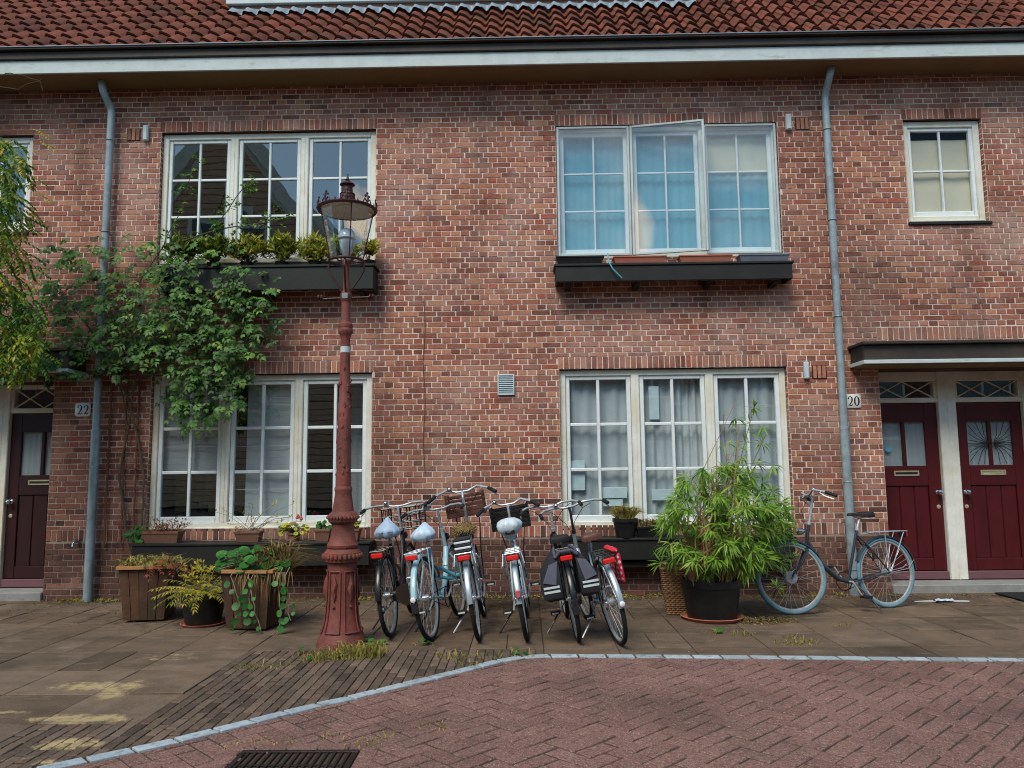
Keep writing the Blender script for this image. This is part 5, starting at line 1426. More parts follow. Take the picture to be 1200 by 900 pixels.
        b = MB(); b.tube([(rx1-.02, -.09, rz-.02), (rx1-.03, -.05, rz+.022), (rx1-.03, .05, rz+.022), (rx1-.02, .09, rz-.02)], .014, 8); b.tube([(rx1-.02, -.09, rz-.02), (rx1+.06, -.09, rz+.02), (rx0-.04, -.07, rz+.02)], .012, 6); b.tube([(rx1-.02, .09, rz-.02), (rx1+.06, .09, rz+.02), (rx0-.04, .07, rz+.02)], .012, 6); b.build('pannier_saddle', 'fabric_grey', root)
    if g('dots'):
        b = MB(); s = -1; b.bbox(rx1+.0, rx0-.05, -.108, -.078, rz-.24, rz-.0, .014); b.bbox(rx1+.0, rx0-.1, -.10, -.05, rz+.006, rz+.045, .018); b.build('dotted_bag', 'fabric_dots', root)
    if g('parcel'):
        b = MB()
        for i in range(5): b.bbox(rx0-.02-.0, rx0-.20, -.075, .075, rz+.006+i*.022, rz+.024+i*.022, .004, (i % 2)) if False else b.bbox(rx1+.02, rx1+.20, -.07, .07, rz+.006+i*.024, rz+.026+i*.024, .005, i % 2)
        b.build('striped_cushion', 'stripe', root)
    if g('lamp_low'):
        b = MB(); b.bbox(hr[0]-.40, hr[0]-.385, -.02, .02, .42, .48, .006); b.build('low_reflector', 'flower_pink', root)
    if g('cable_lock'):
        b = MB(); b.tube([(-.02,-.03,.56),(.04,-.09,.50),(.06,-.16,.455),(.05,-.24,.47),(.06,-.31,.50)], .017, 8); b.tube([(-.02,-.02,.47),(.06,-.10,.435),(.09,-.18,.43),(.08,-.26,.46),(.06,-.31,.50)], .015, 8); b.build('cable_lock', 'rope_blue', root)
    return root
mat('stripe', [(40,42,46),(210,216,220)], rough=.7)
# from left to right; loc = ground point under the rear wheel, shifted to the bike's own origin
def place(px, py, fpx, lean, o, label, heading=None):
    gx, gy = G(px, py-1.5)
    h = heading if heading is not None else 90
    c, s = math.cos(rad(h)), math.sin(rad(h))
    return bike(label, (gx+.47*c, gy+.47*s, .0), h, lean, o)
place(459, 748, 0, 6, dict(frame='bike_black', kind='curve', cover='cloth', marks=1, saddle='rubber', crate='wire', sh=.93, hh=1.10, hw=.31, rack='bike_black', nsp=24), 'black bicycle with white lettered saddle cover and black wire crate, beside the lamp post', heading=88)
place(507, 752, 0, 9, dict(frame='bike_blue', kind='single', cover='cloth', saddle='rubber', guard='bike_blue', rack='bike_white', sh=.92, hh=1.08, hw=.29, case=0, refl=1, flap=1, cable_lock=1, peak=.75, chrback=1, nsp=24), 'pale blue low step bicycle with pale blue saddle cover and mudguard', heading=82)
place(562, 752, 0, 9, dict(frame='bike_silver', kind='step', cover='fur', stem='bike_silver', hh=1.25, sh=.93, hw=.30, crate='brown', rack='alloy', parcel=1, case=0, guard='bike_silver', sidehoop=1, nsp=24, bar='city'), 'silver bicycle with shaggy tan saddle cover and brown front basket', heading=91)
place(618, 752, 0, 9, dict(frame='bike_white', kind='single', cover='bag', hh=1.12, sh=.95, hw=.27, crate='dark', rack='bike_silver', guard='bike_silver', case=0, lamp_low=1, sidehoop=1, nsp=24, bar='city'), 'white bicycle with plastic bag over its saddle and dark square front crate', heading=90)
place(678, 753, 0, 9, dict(frame='bike_black', kind='diamond', hh=1.10, sh=.86, hw=.28, panniers=1, guard='bike_black', nsp=24, flap=1), 'black bicycle with grey double panniers over the rear wheel', heading=92)
place(727, 757, 0, 12, dict(frame='bike_silver', kind='single', stem='rubber', saddle='leather_brown', sw=1.0, hh=1.11, sh=.90, hw=.31, dots=1, rack='bike_black', guard='bike_silver', case=0, refl=1, nsp=28), 'silver bicycle with brown saddle and red dotted bag, rightmost of the row', heading=99)
# the one seen from its side, left of the red doors
f_, r_ = Vector(G(933, 720.5)), Vector(G(1043, 712.5))
d = (f_-r_).normalized(); hd = math.degrees(math.atan2(d.y, d.x)); o0 = r_+d*.47
bike('dark slate bicycle with pale grey tyres, side on against the rainwater pipe', (o0.x, o0.y, 0), hd, -4 if True else 0,
     dict(frame='bike_slate', kind='single', tyre='tyre_pale', fork='bike_slate', dyn=1, stem='bike_silver', hh=1.16, sh=.96, hw=.28, rack='alloy', widerack=1, guard='bike_slate', case=0, steer=-16, row=0, bar='city', fx=.65, stand='side', chrlight=1, nsp=30, crank=60))
# ================================================================ PLANTS AND POTS
def rv(s=1.): return Vector((R.uniform(-s,s), R.uniform(-s,s), R.uniform(-s,s)))
def compound(mb, p, d, ln, n, lw, ll, a, mixa=.15, droop=.35, up=Vector((0,0,1))):
    """pinnate leaf: rachis with pairs of leaflets"""
    p = Vector(p); d = Vector(d).normalized()
    q = p; pts = [p]
    for i in range(n):
        f = (i+1)/n
        d = (d+Vector((0,0,-droop/n))).normalized(); q = q+d*ln/n; pts.append(q)
        r = d.cross(up)
        if r.length < .1: r = d.cross(Vector((1,0,0)))
        r.normalize()
        for s in (-1, 1):
            mb.leaf(q, (r*s+d*.55+Vector((0,0,-.25))+rv(.15)), up+rv(.4), ll*(1-.35*abs(f-.5))*R.uniform(.85,1.15), lw, min(1, max(0, a+R.uniform(-mixa, mixa))))
    mb.leaf(q, d, up+rv(.3), ll, lw, a)
    return pts
def rosette(mb, p, n, ln, wd, a, mixa=.25, upb=.4):
    for i in range(n):
        d = Vector((R.uniform(-1,1), R.uniform(-1,.6), R.uniform(-.3,1)*1.0+upb)).normalized()
        mb.leaf(Vector(p)+d*.01, d, Vector((0,-.5,1))+rv(.4), ln*R.uniform(.7,1.2), wd, min(1, max(0, a+R.uniform(-mixa, mixa))), droop=.1)
# --- climber over the wall --------------------------------------------------
cl = thing('climbing_vine', 'dense dark green climber spreading over the wall and the left windows', 'climber', (-4.6, -.12, 0))
CO = Vector((-4.6, -.12, 0))
def W(px, py, Y): x, z = P(px, py, Y); return Vector((x, Y, z))
br = MB(); lf = MB()
main = [[(178,700,-.08),(150,640,-.06),(140,560,-.06),(150,500,-.07),(160,440,-.12),(180,380,-.2),(230,350,-.3)],
        [(150,690,-.08),(165,620,-.06),(170,560,-.05),(155,480,-.07),(130,420,-.15),(100,380,-.2),(70,340,-.2)],
        [(160,440,-.12),(210,420,-.3),(250,440,-.38),(285,430,-.4)],
        [(180,380,-.2),(240,345,-.35),(300,330,-.42),(318,350,-.45)],
        [(130,420,-.15),(70,415,-.25),(20,420,-.35)],
        [(150,500,-.07),(140,450,-.1),(150,350,-.12),(190,290,-.2),(215,240,-.33),(228,190,-.36)],
        [(190,290,-.2),(250,270,-.34),(285,220,-.36),(300,215,-.36)],
        [(250,270,-.34),(300,262,-.36),(340,258,-.38)],
        [(5,85,-.5),(28,88,-.48),(48,96,-.45),(50,108,-.44)],[(-20,98,-.5),(20,104,-.5),(50,92,-.46)]]
for k, m_ in enumerate(main):
    pts = [W(*q)-CO for q in m_]; r0 = .016 if k < 2 else .008
    if k >= 8: r0 = .005
    sm = []
    for a, b_ in zip(pts, pts[1:]):
        for t in range(4): sm.append(a+(b_-a)*t/4+rv(.012))
    sm.append(pts[-1]); br.tube(sm, [r0*(1-.6*i/len(sm)) for i in range(len(sm))], 6)
for i in range(26):      # hanging bare runners
    a = W(R.uniform(20,290), R.uniform(330,440), R.uniform(-.35,-.1))-CO
    br.tube([a, a+Vector((R.uniform(-.1,.1), -.05, -.12)), a+Vector((R.uniform(-.18,.18), R.uniform(-.12,0), -R.uniform(.2,.38)))], .0025, 4)
br.build('stems', 'bark', cl)
ell = [(90,330,42,42,60),(55,385,45,40,70),(110,415,52,28,80),(185,350,60,34,90),(165,400,62,40,110),(220,410,62,42,120),(262,372,46,44,80),(245,455,44,32,95),(225,484,16,14,18),
       (292,345,26,16,30),(20,420,34,20,40),(140,350,40,34,50),(290,410,22,30,32),(110,300,28,16,20),(75,300,18,14,10),(300,330,24,12,20),(190,300,24,22,26),(262,430,34,30,50),(205,380,40,36,60),(160,285,16,26,10),(230,322,52,18,50),(215,298,36,18,34),(268,300,28,12,16),(300,372,26,34,40),(60,360,30,40,40),(30,425,34,18,30)]
for (cx, cy, rx, ry, n) in ell:
    for i in range(int(n*.95)):
        A = R.uniform(0, 6.28); rr = math.sqrt(R.random()); px = cx+rx*rr*math.cos(A); py = cy+ry*rr*math.sin(A)
        Y = -.06-R.random()**1.3*.42
        p = W(px, py, Y)-CO
        out = Vector((math.cos(A)*.6+R.uniform(-.7,.7), -1.0*R.random()-.2, -.2*math.sin(A)+R.uniform(-.8,.35)))
        a = min(.95, max(.02, .22+R.uniform(-.2,.35)+(.34 if R.random() < .12 else 0)))
        compound(lf, p, out, R.uniform(.10,.19), R.choice((2,3,3)), R.uniform(.026,.054), R.uniform(.05,.09), a, .1, .5, Vector((R.uniform(-.5,.5), -.9, .7)))
for m_ in (main[5][3:], main[6], main[7]):
    pts = [W(*q)-CO for q in m_]
    for a, b_ in zip(pts, pts[1:]):
        for t in range(12):
            p = a+(b_-a)*R.random()+rv(.04); compound(lf, p, rv(1)+Vector((0,-.4,.1)), .08, 2, .034, .055, R.uniform(.3,.8), .1)
lf.build('foliage', 'leaf_vine', cl, angle=0)
# --- yellowing tree at the left edge ----------------------------------------
ty = -1.3
tb = W(-60, 700, ty); tb.z = 0
tr = thing('false_acacia', 'yellow green tree with feathery leaves reaching in at the left edge', 'tree', (tb.x, ty, 0))
b = MB(); lf = MB(); T0 = Vector((tb.x, ty, 0))
top = W(-50, 120, ty)-T0
tk = [Vector((0,0,0)), Vector((.03,.02,1.2)), Vector((-.04,.0,2.4)), Vector((.02,.03,3.6)), Vector((0,0,top.z))]
b.tube(tk, [.07,.06,.05,.04,.02], 10); b.build('trunk', 'bark', tr)
b = MB()
ells = [(6,195,24,42,80),(8,255,22,36,70),(6,318,30,40,90),(14,370,34,36,110),(20,405,38,28,100),(-40,250,50,120,120),(-40,400,50,60,60)]
for (cx, cy, rx, ry, n) in ells:
    e = W(cx, cy, ty+R.uniform(-.1,.2))-T0; s = Vector((0, 0, e.z-.35)); b.tube([s, (s+e)/2+Vector((0,0,.12)), e], [.018,.012,.005], 6)
    for i in range(n):
        A = R.uniform(0,6.28); rr = math.sqrt(R.random()); px = cx+rx*rr*math.cos(A); py = cy+ry*rr*math.sin(A); Y = ty+R.uniform(-.35,.45)
        p = W(px, py, Y)-T0
        d_ = Vector((R.uniform(-.4,1.), R.uniform(-.8,.5), R.uniform(-1.0,.1)))
        yv = .05+.85*R.random()**(1 if cy < 300 else 2.2)
        compound(lf, p, d_, R.uniform(.16,.27), 6, .026, R.uniform(.055,.085), yv, .15, .7)
for q in ((60,175,.8),(48,215,.6),(55,235,.7),(62,420,.5),(50,405,.3),(52,160,.8)):
    p = W(q[0]-14, q[1]-10, ty)-T0; compound(lf, p, Vector((.8,-.2,-.3)), .24, 6, .022, .06, q[2])
b.build('limbs', 'bark', tr); lf.build('crown', 'leaf_yellow', tr, angle=0)
# --- trellis of thin laths ---------------------------------------------------
tx = thing('wall_trellis', 'thin brown wooden trellis fixed between the left rainwater pipe and the window', 'trellis', (W(140,600,-.03).x, -.03, 0))
b = MB(); X0 = W(140,600,-.03).x
for px in (127, 146, 160): x_ = W(px, 540, -.03).x-X0; b.bbox(x_-.009, x_+.009, -.012, .0, W(px,642,-.03).z, W(px,432,-.03).z, .002)
for py in (452, 478, 502, 526, 549, 573): z_ = W(140,py,-.03).z; b.bbox(W(118,540,-.03).x-X0, W(168,540,-.03).x-X0, -.024, -.013, z_-.008, z_+.008, .002)
b.build('laths', 'lath', tx)
# --- bushes in the upper left ledge ------------------------------------------
def bush(px, py, r, n, label, a=.45, Y=-.17, group='leafy bushes along the upper left ledge', ln=.095):
    base = W(px, 309, Y); base.z = ULT+.002
    t = thing('ledge_bush', label, 'bush', tuple(base), group=group)
    c = W(px, py, Y)-base; b = MB(); f = MB()
    pb_ = MB(); pb_.lathe([(.06,0),(.075,.055),(.08,.06)], 12); pb_.build('pot', 'plastic_black', t)
    for i in range(n):
        A = R.uniform(0,6.28); B = math.asin(R.uniform(-.85,1)); k = r*(.35+.65*R.random())
        p = c+Vector((math.cos(A)*math.cos(B)*k*1.05, math.sin(A)*math.cos(B)*k*.6, math.sin(B)*k*.9))
        if i % 4 == 0: b.tube([(0,0,.05), p*.5+Vector((0,0,.02)), p], .004, 4)
        rosette(f, p, 9, ln, .028, min(1,max(0,a+R.uniform(-.2,.25)+(.3 if p.z < c.z-.3*r and R.random() < .3 else 0))))
    b.build('stems', 'bark', t); f.build('foliage', 'leaf_box', t, angle=0)
for (px, lab, a) in ((212,'dull green leafy bush at the left end of the upper ledge, mixed with the climber',.15),(250,'green bush on the upper ledge below the left pair of panes',.2),
                     (289,'yellow green bush on the upper ledge in front of the window post',.45),(330,'rounded olive green bush in the middle of the upper ledge',.35),
                     (369,'bright leafy bush on the upper ledge just left of the lantern',.5),(402,'leafy bush behind the lantern glass on the upper ledge',.45),(433,'yellow tipped bush at the right end of the upper ledge',.55)):
    bush(px, 295, .21 if px < 420 else .14, 80 if px < 420 else 34, lab, a)
# --- troughs on the upper right ledge ----------------------------------------
def trough(name, label, cat, x0, x1, y0, y1, z0, h, m, group=None, tp=.02, soil=True):
    t = thing(name, label, cat, ((x0+x1)/2, (y0+y1)/2, z0), group=group); hx, hy = (x1-x0)/2, (y1-y0)/2
    b = MB(); k = tp
    b.add([(-hx+k,-hy+k,0),(hx-k,-hy+k,0),(hx-k,hy-k,0),(-hx+k,hy-k,0),(-hx,-hy,h*.8),(hx,-hy,h*.8),(hx,hy,h*.8),(-hx,hy,h*.8)], [(3,2,1,0),(0,1,5,4),(1,2,6,5),(2,3,7,6),(3,0,4,7)], .5, 0, False)
    b.build('body', m, t)
    b = MB(); ring2 = [(-hx-.008, hx+.008, -hy-.008, -hy+.012), (-hx-.008, hx+.008, hy-.012, hy+.008), (-hx-.008, -hx+.012, -hy+.012, hy-.012), (hx-.012, hx+.008, -hy+.012, hy-.012)]
    for q in ring2: b.bbox(q[0], q[1], q[2], q[3], h*.801, h, .003)
    b.build('rim', m, t)
    if soil: b = MB(); b.box(-hx+.004, hx-.004, -hy+.004, hy-.004, h*.72, h*.8-.002); b.build('soil', 'soil', t)
    return t
def tro(px0, px1, nm, lab, m, group, h=.085):
    xa, xb = P(px0, 300, -.25)[0], P(px1, 300, -.25)[0]
    trough(nm, lab, 'planter', xa, xb, -.28, -.13, URT+.002, h, m, group)
tro(652, 707, 'window_trough', 'empty black plastic trough at the left end of the upper right ledge', 'plastic_black', 'troughs on the upper right ledge', .095)
tro(719, 780, 'window_trough', 'terracotta trough on the upper right ledge, just right of the blue cord', 'terracotta', 'troughs on the upper right ledge')
tro(796, 857, 'window_trough', 'terracotta trough on the upper right ledge, nearest the grey one', 'terracotta', 'troughs on the upper right ledge')
tro(866, 924, 'window_trough', 'blue grey trough at the right end of the upper right ledge', 'plastic_grey', 'troughs on the upper right ledge')
b = MB(); q = [W(712,297,-.2), W(713,306,-.30), W(718,315,-.33), W(724,321,-.325), W(729,326,-.32)]; b.tube(q, .008, 8)
o = b.build('blue_cord', 'rope_blue'); tag(o, 'short turquoise cord hanging over the front of the upper right ledge', 'cord')
b = MB(); x_, _ = P(713, 300, -.2); b.bbox(x_-.035, x_+.03, -.24, -.17, URT+.002, URT+.05, .01); o = b.build('white_clamp', 'board_white'); tag(o, 'small white block on the upper right ledge where the cord starts', 'clamp')
# --- lower left ledge pots ----------------------------------------------------
def grassy(mb, c, n, ln, spread, a0, a1, wd=.007, up=1., flat=.6):
    for i in range(n):
        A = R.uniform(0,6.28); d = Vector((math.cos(A)*spread*R.random(), math.sin(A)*spread*flat*R.random(), up)).normalized(); L_ = ln*R.uniform(.5,1.1)
        p = Vector(c)+Vector((R.uniform(-.5,.5)*spread*.12, R.uniform(-.5,.5)*spread*.08, 0)); q1 = p+d*L_*.6; d2 = (d+Vector((0,0,-.9))+Vector((math.cos(A),math.sin(A)*flat,0))*.5).normalized(); q2 = q1+d2*L_*.5
        r = d.cross(Vector((0,1,.2))).normalized()*wd*.5
        mb.add([p-r, p+r, q1+r, q1-r, q2], [(0,1,2,3),(3,2,4)], R.uniform(a0, a1), 0, True)
xa, xb = P(170,628,-.2)[0], P(211,628,-.2)[0]
t = trough('ledge_planter', 'weathered brown trough at the left end of the lower left ledge', 'planter', xa, xb, -.26, -.1, LLT+.002, .13, 'terracotta_dull')
t = thing('ledge_plant', 'sprawling reddish plant growing in the trough on the lower left ledge', 'plant', ((xa+xb)/2, -.18, LLT+.11))
f = MB(); s_ = MB()
for i in range(70):
    d_ = Vector((R.uniform(-1.2,1.2), R.uniform(-.7,.5), R.uniform(.1,1))).normalized(); L_ = R.uniform(.08,.2); p = Vector((R.uniform(-.15,.15),0,0)); e = p+d_*L_; s_.tube([p, e], .002, 3); rosette(f, e, 4, .04, .012, R.random(), .4)
s_.build('stems', 'leaf_red', t); f.build('foliage', 'leaf_red', t, angle=0)
def pot(name, label, cat, x, y, z, r, h, m, taper=.8, group=None, rim=.01):
    t = thing(name, label, cat, (x, y, z), group=group)
    b = MB(); b.lathe([(r*taper,0),(r,h*.82),(r+rim,h*.82),(r+rim,h),(r-.008,h),(r-.01,h*.9)], 24, cap=False); b.lathe([(r*taper,0),(.001,0)], 24, cap=False); b.build('body', m, t)
    b = MB(); b.lathe([(r-.009,h*.9),(.001,h*.92)], 20, cap=False); b.build('soil', 'soil', t)
    return t
def roundplant(label, c, n, spread, rr, m='leaf_round', sm='leaf_round', nm='ledge_plant', hi=.2):
    t = thing(nm, label, 'plant', c); f = MB(); s_ = MB()
    for i in range(n):
        e = Vector((R.uniform(-1,1)*spread, R.uniform(-.8,.6)*spread*.7, R.uniform(.0,1)*hi)); s_.tube([(0,0,0), e*.5+Vector((0,0,.03)), e], .003, 4); f.disc(e, Vector((R.uniform(-.5,.5), -.8, .8)), rr*R.uniform(.6,1.1), R.random())
    s_.build('stems', sm, t); f.build('foliage', m, t, angle=0); return t
x_, _ = P(157,628,-.2); roundplant('bright green rounded leaves poking up left of the brown trough', (x_, -.18, LLT+.002), 16, .1, .04, hi=.18)
x_, _ = P(291,625,-.2); trough('ledge_planter', 'dull terracotta trough on the lower left ledge beneath the middle panes', 'planter', x_-.14, x_+.14, -.25, -.1, LLT+.002, .12, 'terracotta_dull')
t = thing('ledge_plant', 'thin wiry plant with pink flowers in the trough beneath the middle panes', 'plant', (x_, -.18, LLT+.1)); s_ = MB(); f = MB()
for i in range(26):
    e = Vector((R.uniform(-.45,.5), R.uniform(-.15,.1), R.uniform(.05,.34))); s_.tube([(R.uniform(-.1,.1),0,0), e*.6+Vector((0,0,.05)), e], .0025, 4); rosette(f, e, 4, .03, .014, R.random(), .3)
s_.build('stems', 'twig', t); f.build('foliage', 'leaf_box', t, angle=0)
x_, _ = P(345,622,-.2); pot('flower_pot', 'small brown pot on the lower left ledge nearest the window middle post', 'pot', x_, -.2, LLT+.002, .07, .10, 'terracotta_dull')
t = roundplant('low yellow green plant with a pink bloom in the small ledge pot', (x_, -.2, LLT+.09), 34, .16, .035, 'leaf_box', 'bark', hi=.12)
b = MB()
for i in range(5): b.sphere((.06+R.uniform(-.03,.03), -.03, .19+R.uniform(-.03,.03)), .018, 6)
b.build('bloom', 'flower_pink', t)
for (px, lab, lab2) in ((379, 'square brown pot on the lower left ledge just left of the lamp post', 'tuft of small green leaves in the pot left of the lamp post'), (413, 'square brown pot on the lower left ledge just right of the lamp post', 'small plant with a red flower in the pot right of the lamp post')):
    x_, _ = P(px, 625, -.2); trough('flower_pot', lab, 'pot', x_-.085, x_+.085, -.27, -.11, LLT+.002, .14, 'terracotta_dull')
    t = roundplant(lab2, (x_, -.19, LLT+.12), 26, .08, .03, 'leaf_round' if px < 400 else 'leaf_box', 'bark', hi=.1)
    if px > 400:
        b = MB(); b.sphere((-.0, -.06, .14), .02, 7); b.sphere((.05,-.04,.13), .014, 7); b.build('bloom', 'red_reflector', t)
# --- lower right ledge ---------------------------------------------------------
x_, _ = P(733,620,-.2); pot('flower_pot', 'black pot on the lower right ledge behind the rightmost bicycle', 'pot', x_, -.19, LRT+.002, .135, .21, 'plastic_black', .75)
t = thing('ornamental_grass', 'pale yellow green grass tuft in the black pot on the lower right ledge', 'plant', (x_, -.19, LRT+.19)); f = MB(); grassy(f, (0,0,0), 240, .26, 1.3, .15, .8, .010); f.build('blades', 'grass', t, angle=0)
xa, xb = P(746,622,-.2)[0], P(786,622,-.2)[0]; trough('ledge_planter', 'dark trough beside the black pot on the lower right ledge', 'planter', xa, xb, -.26, -.1, LRT+.002, .12, 'plastic_black')
t = thing('dry_grass', 'straw coloured dry grass in the dark trough on the lower right ledge', 'plant', ((xa+xb)/2, -.18, LRT+.11)); f = MB()
for i in range(5): grassy(f, (-.16+.08*i,0,0), 60, .15, 1.5, .3, 1., .009)
f.build('blades', 'leaf_dry', t, angle=0)
# --- wooden planters on the pavement -------------------------------------------
def planter(px0, px1, pyt, pyb, label, rotz):
    gx, gy = G((px0+px1)/2, pyb-4); gy += .18
    s = (gy+9)/900
    wt = (px1-px0)*s*.5/ (1.0 if rotz == 0 else 1.18); h = P((px0+px1)/2, pyt, gy)[1]
    t = thing('wooden_planter', label, 'planter', (gx, gy, 0), (0,0,rad(rotz)), 'tapered wooden planters on the pavement')
    wb2 = wt*.80; n = 5
    for k in range(4):
        M_ = Matrix.Rotation(k*math.pi/2, 4, 'Z'); b = MB(M_)
        for i in range(n):
            f0, f1 = -1+2*i/n+.012, -1+2*(i+1)/n-.012; j = R.uniform(-.003,.003)
            q = [(f0*wb2, -wb2-j, .02), (f1*wb2, -wb2-j, .02), (f1*wt, -wt-j, h-.03), (f0*wt, -wt-j, h-.03)]
            b.add(q+[(x_*.99, y_+.02, z_) for x_, y_, z_ in q], [(0,1,2,3),(7,6,5,4),(0,4,5,1),(1,5,6,2),(2,6,7,3),(3,7,4,0)], R.random(), 0, False)
        b.build('side_boards', 'planter_wood', t)
    b = MB()
    for k in range(4):
        A = k*math.pi/2; M_ = Matrix.Rotation(A, 3, 'Z')
        p0 = M_ @ Vector((-wt-.012, -wt-.004, h-.015)); p1 = M_ @ Vector((wt-.026, -wt-.004, h-.015)); b.beam(p0, p1, .05, .028, (0,0,1))
    b.build('rim', 'planter_rim', t)
    b = MB(); b.box(-wt+.03, wt-.03, -wt+.03, wt-.03, h-.08, h-.05); b.build('soil', 'soil', t)
    return t, (gx, gy, h), wt
t1, c1, w1 = planter(133, 197, 660, 733, 'square tapered brown wooden planter standing nearest the left rainwater pipe', 8)
t = thing('planter_grass', 'messy pale grasses spilling over the left wooden planter', 'plant', (c1[0], c1[1], c1[2]-.05)); f = MB()
for i in range(9): grassy(f, (R.uniform(-.2,.2), R.uniform(-.2,.2), 0), 34, .20, 1.6, 0, 1., .009)
f.build('blades', 'grass', t, angle=0); f = MB()
for i in range(22): rosette(f, (R.uniform(-.3,.32), R.uniform(-.28,.1), R.uniform(.0,.08)), 6, .06, .02, R.random(), .4)
f.build('low_leaves', 'leaf_dry', t, angle=0); f = MB()
for i in range(14): compound(f, (.22+R.uniform(-.1,.1), -.15+R.uniform(-.1,.1), .05), Vector((R.uniform(-.2,1), -.5, R.uniform(-.1,.9))), .22, 7, .014, .045, R.random(), .3, .8)
f.build('bronze_fronds', 'leaf_red', t, angle=0)
# planter 2 with large round leaves
t2, c2, w2 = planter(257, 326, 664, 743, 'square tapered brown wooden planter nearer the lamp post', -6)
t = thing('nasturtium', 'big round green leaves trailing over the wooden planter near the lamp post', 'plant', (c2[0], c2[1], c2[2]-.05)); f = MB(); s_ = MB()
for i in range(80):
    A = R.uniform(0,6.28); rr = R.random()**.6*.36; e = Vector((rr*math.cos(A)*1.0-.04, rr*math.sin(A)*.85-.06, R.uniform(.02,.26)*(1-rr))); s_.tube([(e.x*.3, e.y*.3, 0), e*.6+Vector((0,0,.05)), e], .003, 4)
    f.disc(e, Vector((R.uniform(-.5,.5), -.7, 1)), R.uniform(.03,.06), R.random(), n=9)
for (x0_, n_) in ((-.14,7),(.06,9),(.02,6),(.30,8),(.36,6)):   # trailing stems
    p = Vector((x0_, -w2-.05, .0)); pts = [p+Vector((0,.12,.06)), p]
    for k in range(n_):
        p = p+Vector((R.uniform(-.035,.04), -.004, -.065)); pts.append(p)
        f.disc(p+Vector((R.uniform(-.06,.06), -.035, 0)), Vector((R.uniform(-.8,.8), -1, R.uniform(-.2,.9))), R.uniform(.018,.04), R.random(), n=9)
    s_.tube(pts, .004, 5)
s_.build('stems', 'twig', t); f.build('foliage', 'leaf_round', t, angle=0)
t = thing('planter_grass', 'long arching straw coloured grass on the right side of the planter near the lamp post', 'plant', (c2[0]+.2, c2[1], c2[2]-.05)); f = MB()
grassy(f, (0,0,0), 200, .46, 1.7, 0, .9, .010, flat=.5); grassy(f, (-.1,-.1,0), 60, .36, 1.7, 0, .9, .009, flat=.5)
for i in range(40):
    x_ = R.uniform(-.3,.22); p = Vector((x_, -w2-.02, .03)); q = p+Vector((R.uniform(-.04,.04), -.05, -R.uniform(.08,.3))); f.add([p+Vector((-.004,0,0)), p+Vector((.004,0,0)), q], [(0,1,2)], R.random(), 0, True)
f.build('blades', 'leaf_dry', t, angle=0)
# black pot with fern between
gx, gy = G(229, 736); gy += .17
hp = P(229, 700, gy-.2)[1]
pt = pot('flower_pot', 'round black pot standing between the two wooden planters', 'pot', gx, gy, .022, .205, max(.2, hp), 'plastic_black', .8, rim=.012)
b = MB(); b.lathe([(.001,0),(.19,0),(.205,.018),(.2,.02),(.185,.008),(.001,.006)], 28, cap=False); o = b.build('pot_saucer', 'terracotta', loc=(gx, gy, .004)); tag(o, 'thin red saucer under the fern pot between the wooden planters', 'saucer')
t = thing('fern', 'yellowing fern spreading from the black pot between the planters', 'fern', (gx, gy, hp)); f = MB(); s_ = MB()
for i in range(46):
    A = 6.28*i/46+R.uniform(-.1,.1); d_ = Vector((math.cos(A), math.sin(A)*.8-.2, R.uniform(.3,1.4)))
    pts = compound(f, (math.cos(A)*.06, math.sin(A)*.06, 0), d_, R.uniform(.24,.42), 11, .014, .06, R.uniform(0,1) if R.random() < .5 else R.uniform(0,.35), .15, 1.0); s_.tube(pts, .002, 3)
for i in range(30): rosette(f, (R.uniform(-.2,.1), R.uniform(-.2,.1), R.uniform(.08,.28)), 5, .05, .02, R.uniform(0,.5), .2)
f.build('fronds', 'leaf_fern', t, angle=0); s_.build('stems', 'twig', t)
# --- bamboo -------------------------------------------------------------------
gx, gy = G(842, 731); gy += .24
hp = P(842, 685, gy-.28)[1]
b = MB(); b.lathe([(.001,0),(.27,0),(.30,.03),(.295,.035),(.275,.010),(.001,.008)], 32, cap=False); o = b.build('pot_saucer', 'terracotta', loc=(gx, gy, .004)); tag(o, 'wide terracotta saucer under the large bamboo pot', 'saucer')
pt = pot('flower_pot', 'large round black pot holding the bamboo', 'pot', gx, gy, .016, .275, hp, 'plastic_black', .84, rim=.006)
bm = thing('bamboo', 'tall bushy bamboo with drooping light green leaves in the big black pot', 'bamboo', (gx, gy, hp)); B0 = Vector((gx, gy, hp))
s_ = MB(); f = MB()
def PB(px, py, dy=0.): x, z = P(px, py, gy+dy); return Vector((x-gx, dy, z-hp))
def spray(p, dr, n, L_, a):
    """a twig end with a fan of lance leaves"""
    for i in range(n):
        d_ = (Vector(dr)*.7+Vector((R.uniform(-1,1), R.uniform(-1,.7), R.uniform(-.8,.75)))).normalized()
        f.leaf(p, d_, Vector((0,-.3,1))+rv(.5), L_*R.uniform(.7,1.2), R.uniform(.014,.022), min(1,max(0,a+R.uniform(-.2,.25))), droop=R.uniform(.05,.35))
tips = []
for i in range(128):
    A = R.uniform(0, 2*math.pi); rr = R.random()**.5
    cx_, cy_ = 850, 615
    px = cx_+72*rr*math.cos(A); py = cy_-5+66*rr*math.sin(A)
    if py > 655 and abs(px-850) > 55: py -= 25
    e = PB(px, py, R.uniform(-.55,.45)*(1-.5*rr)); tips.append(e)
for px, py in ((862,490),(884,478),(876,506),(850,520),(893,520),(868,535),(838,552),(905,545),(800,575),(790,600),(780,640),(775,660),(800,560),(920,600),(924,630),(915,660),(905,575),(893,500),(790,655),(800,640)):
    tips.append(PB(px, py, R.uniform(-.2,.2)))
for i in range(26): tips.append(PB(R.uniform(800,905), R.uniform(590,662), R.uniform(-.5,-.2)))
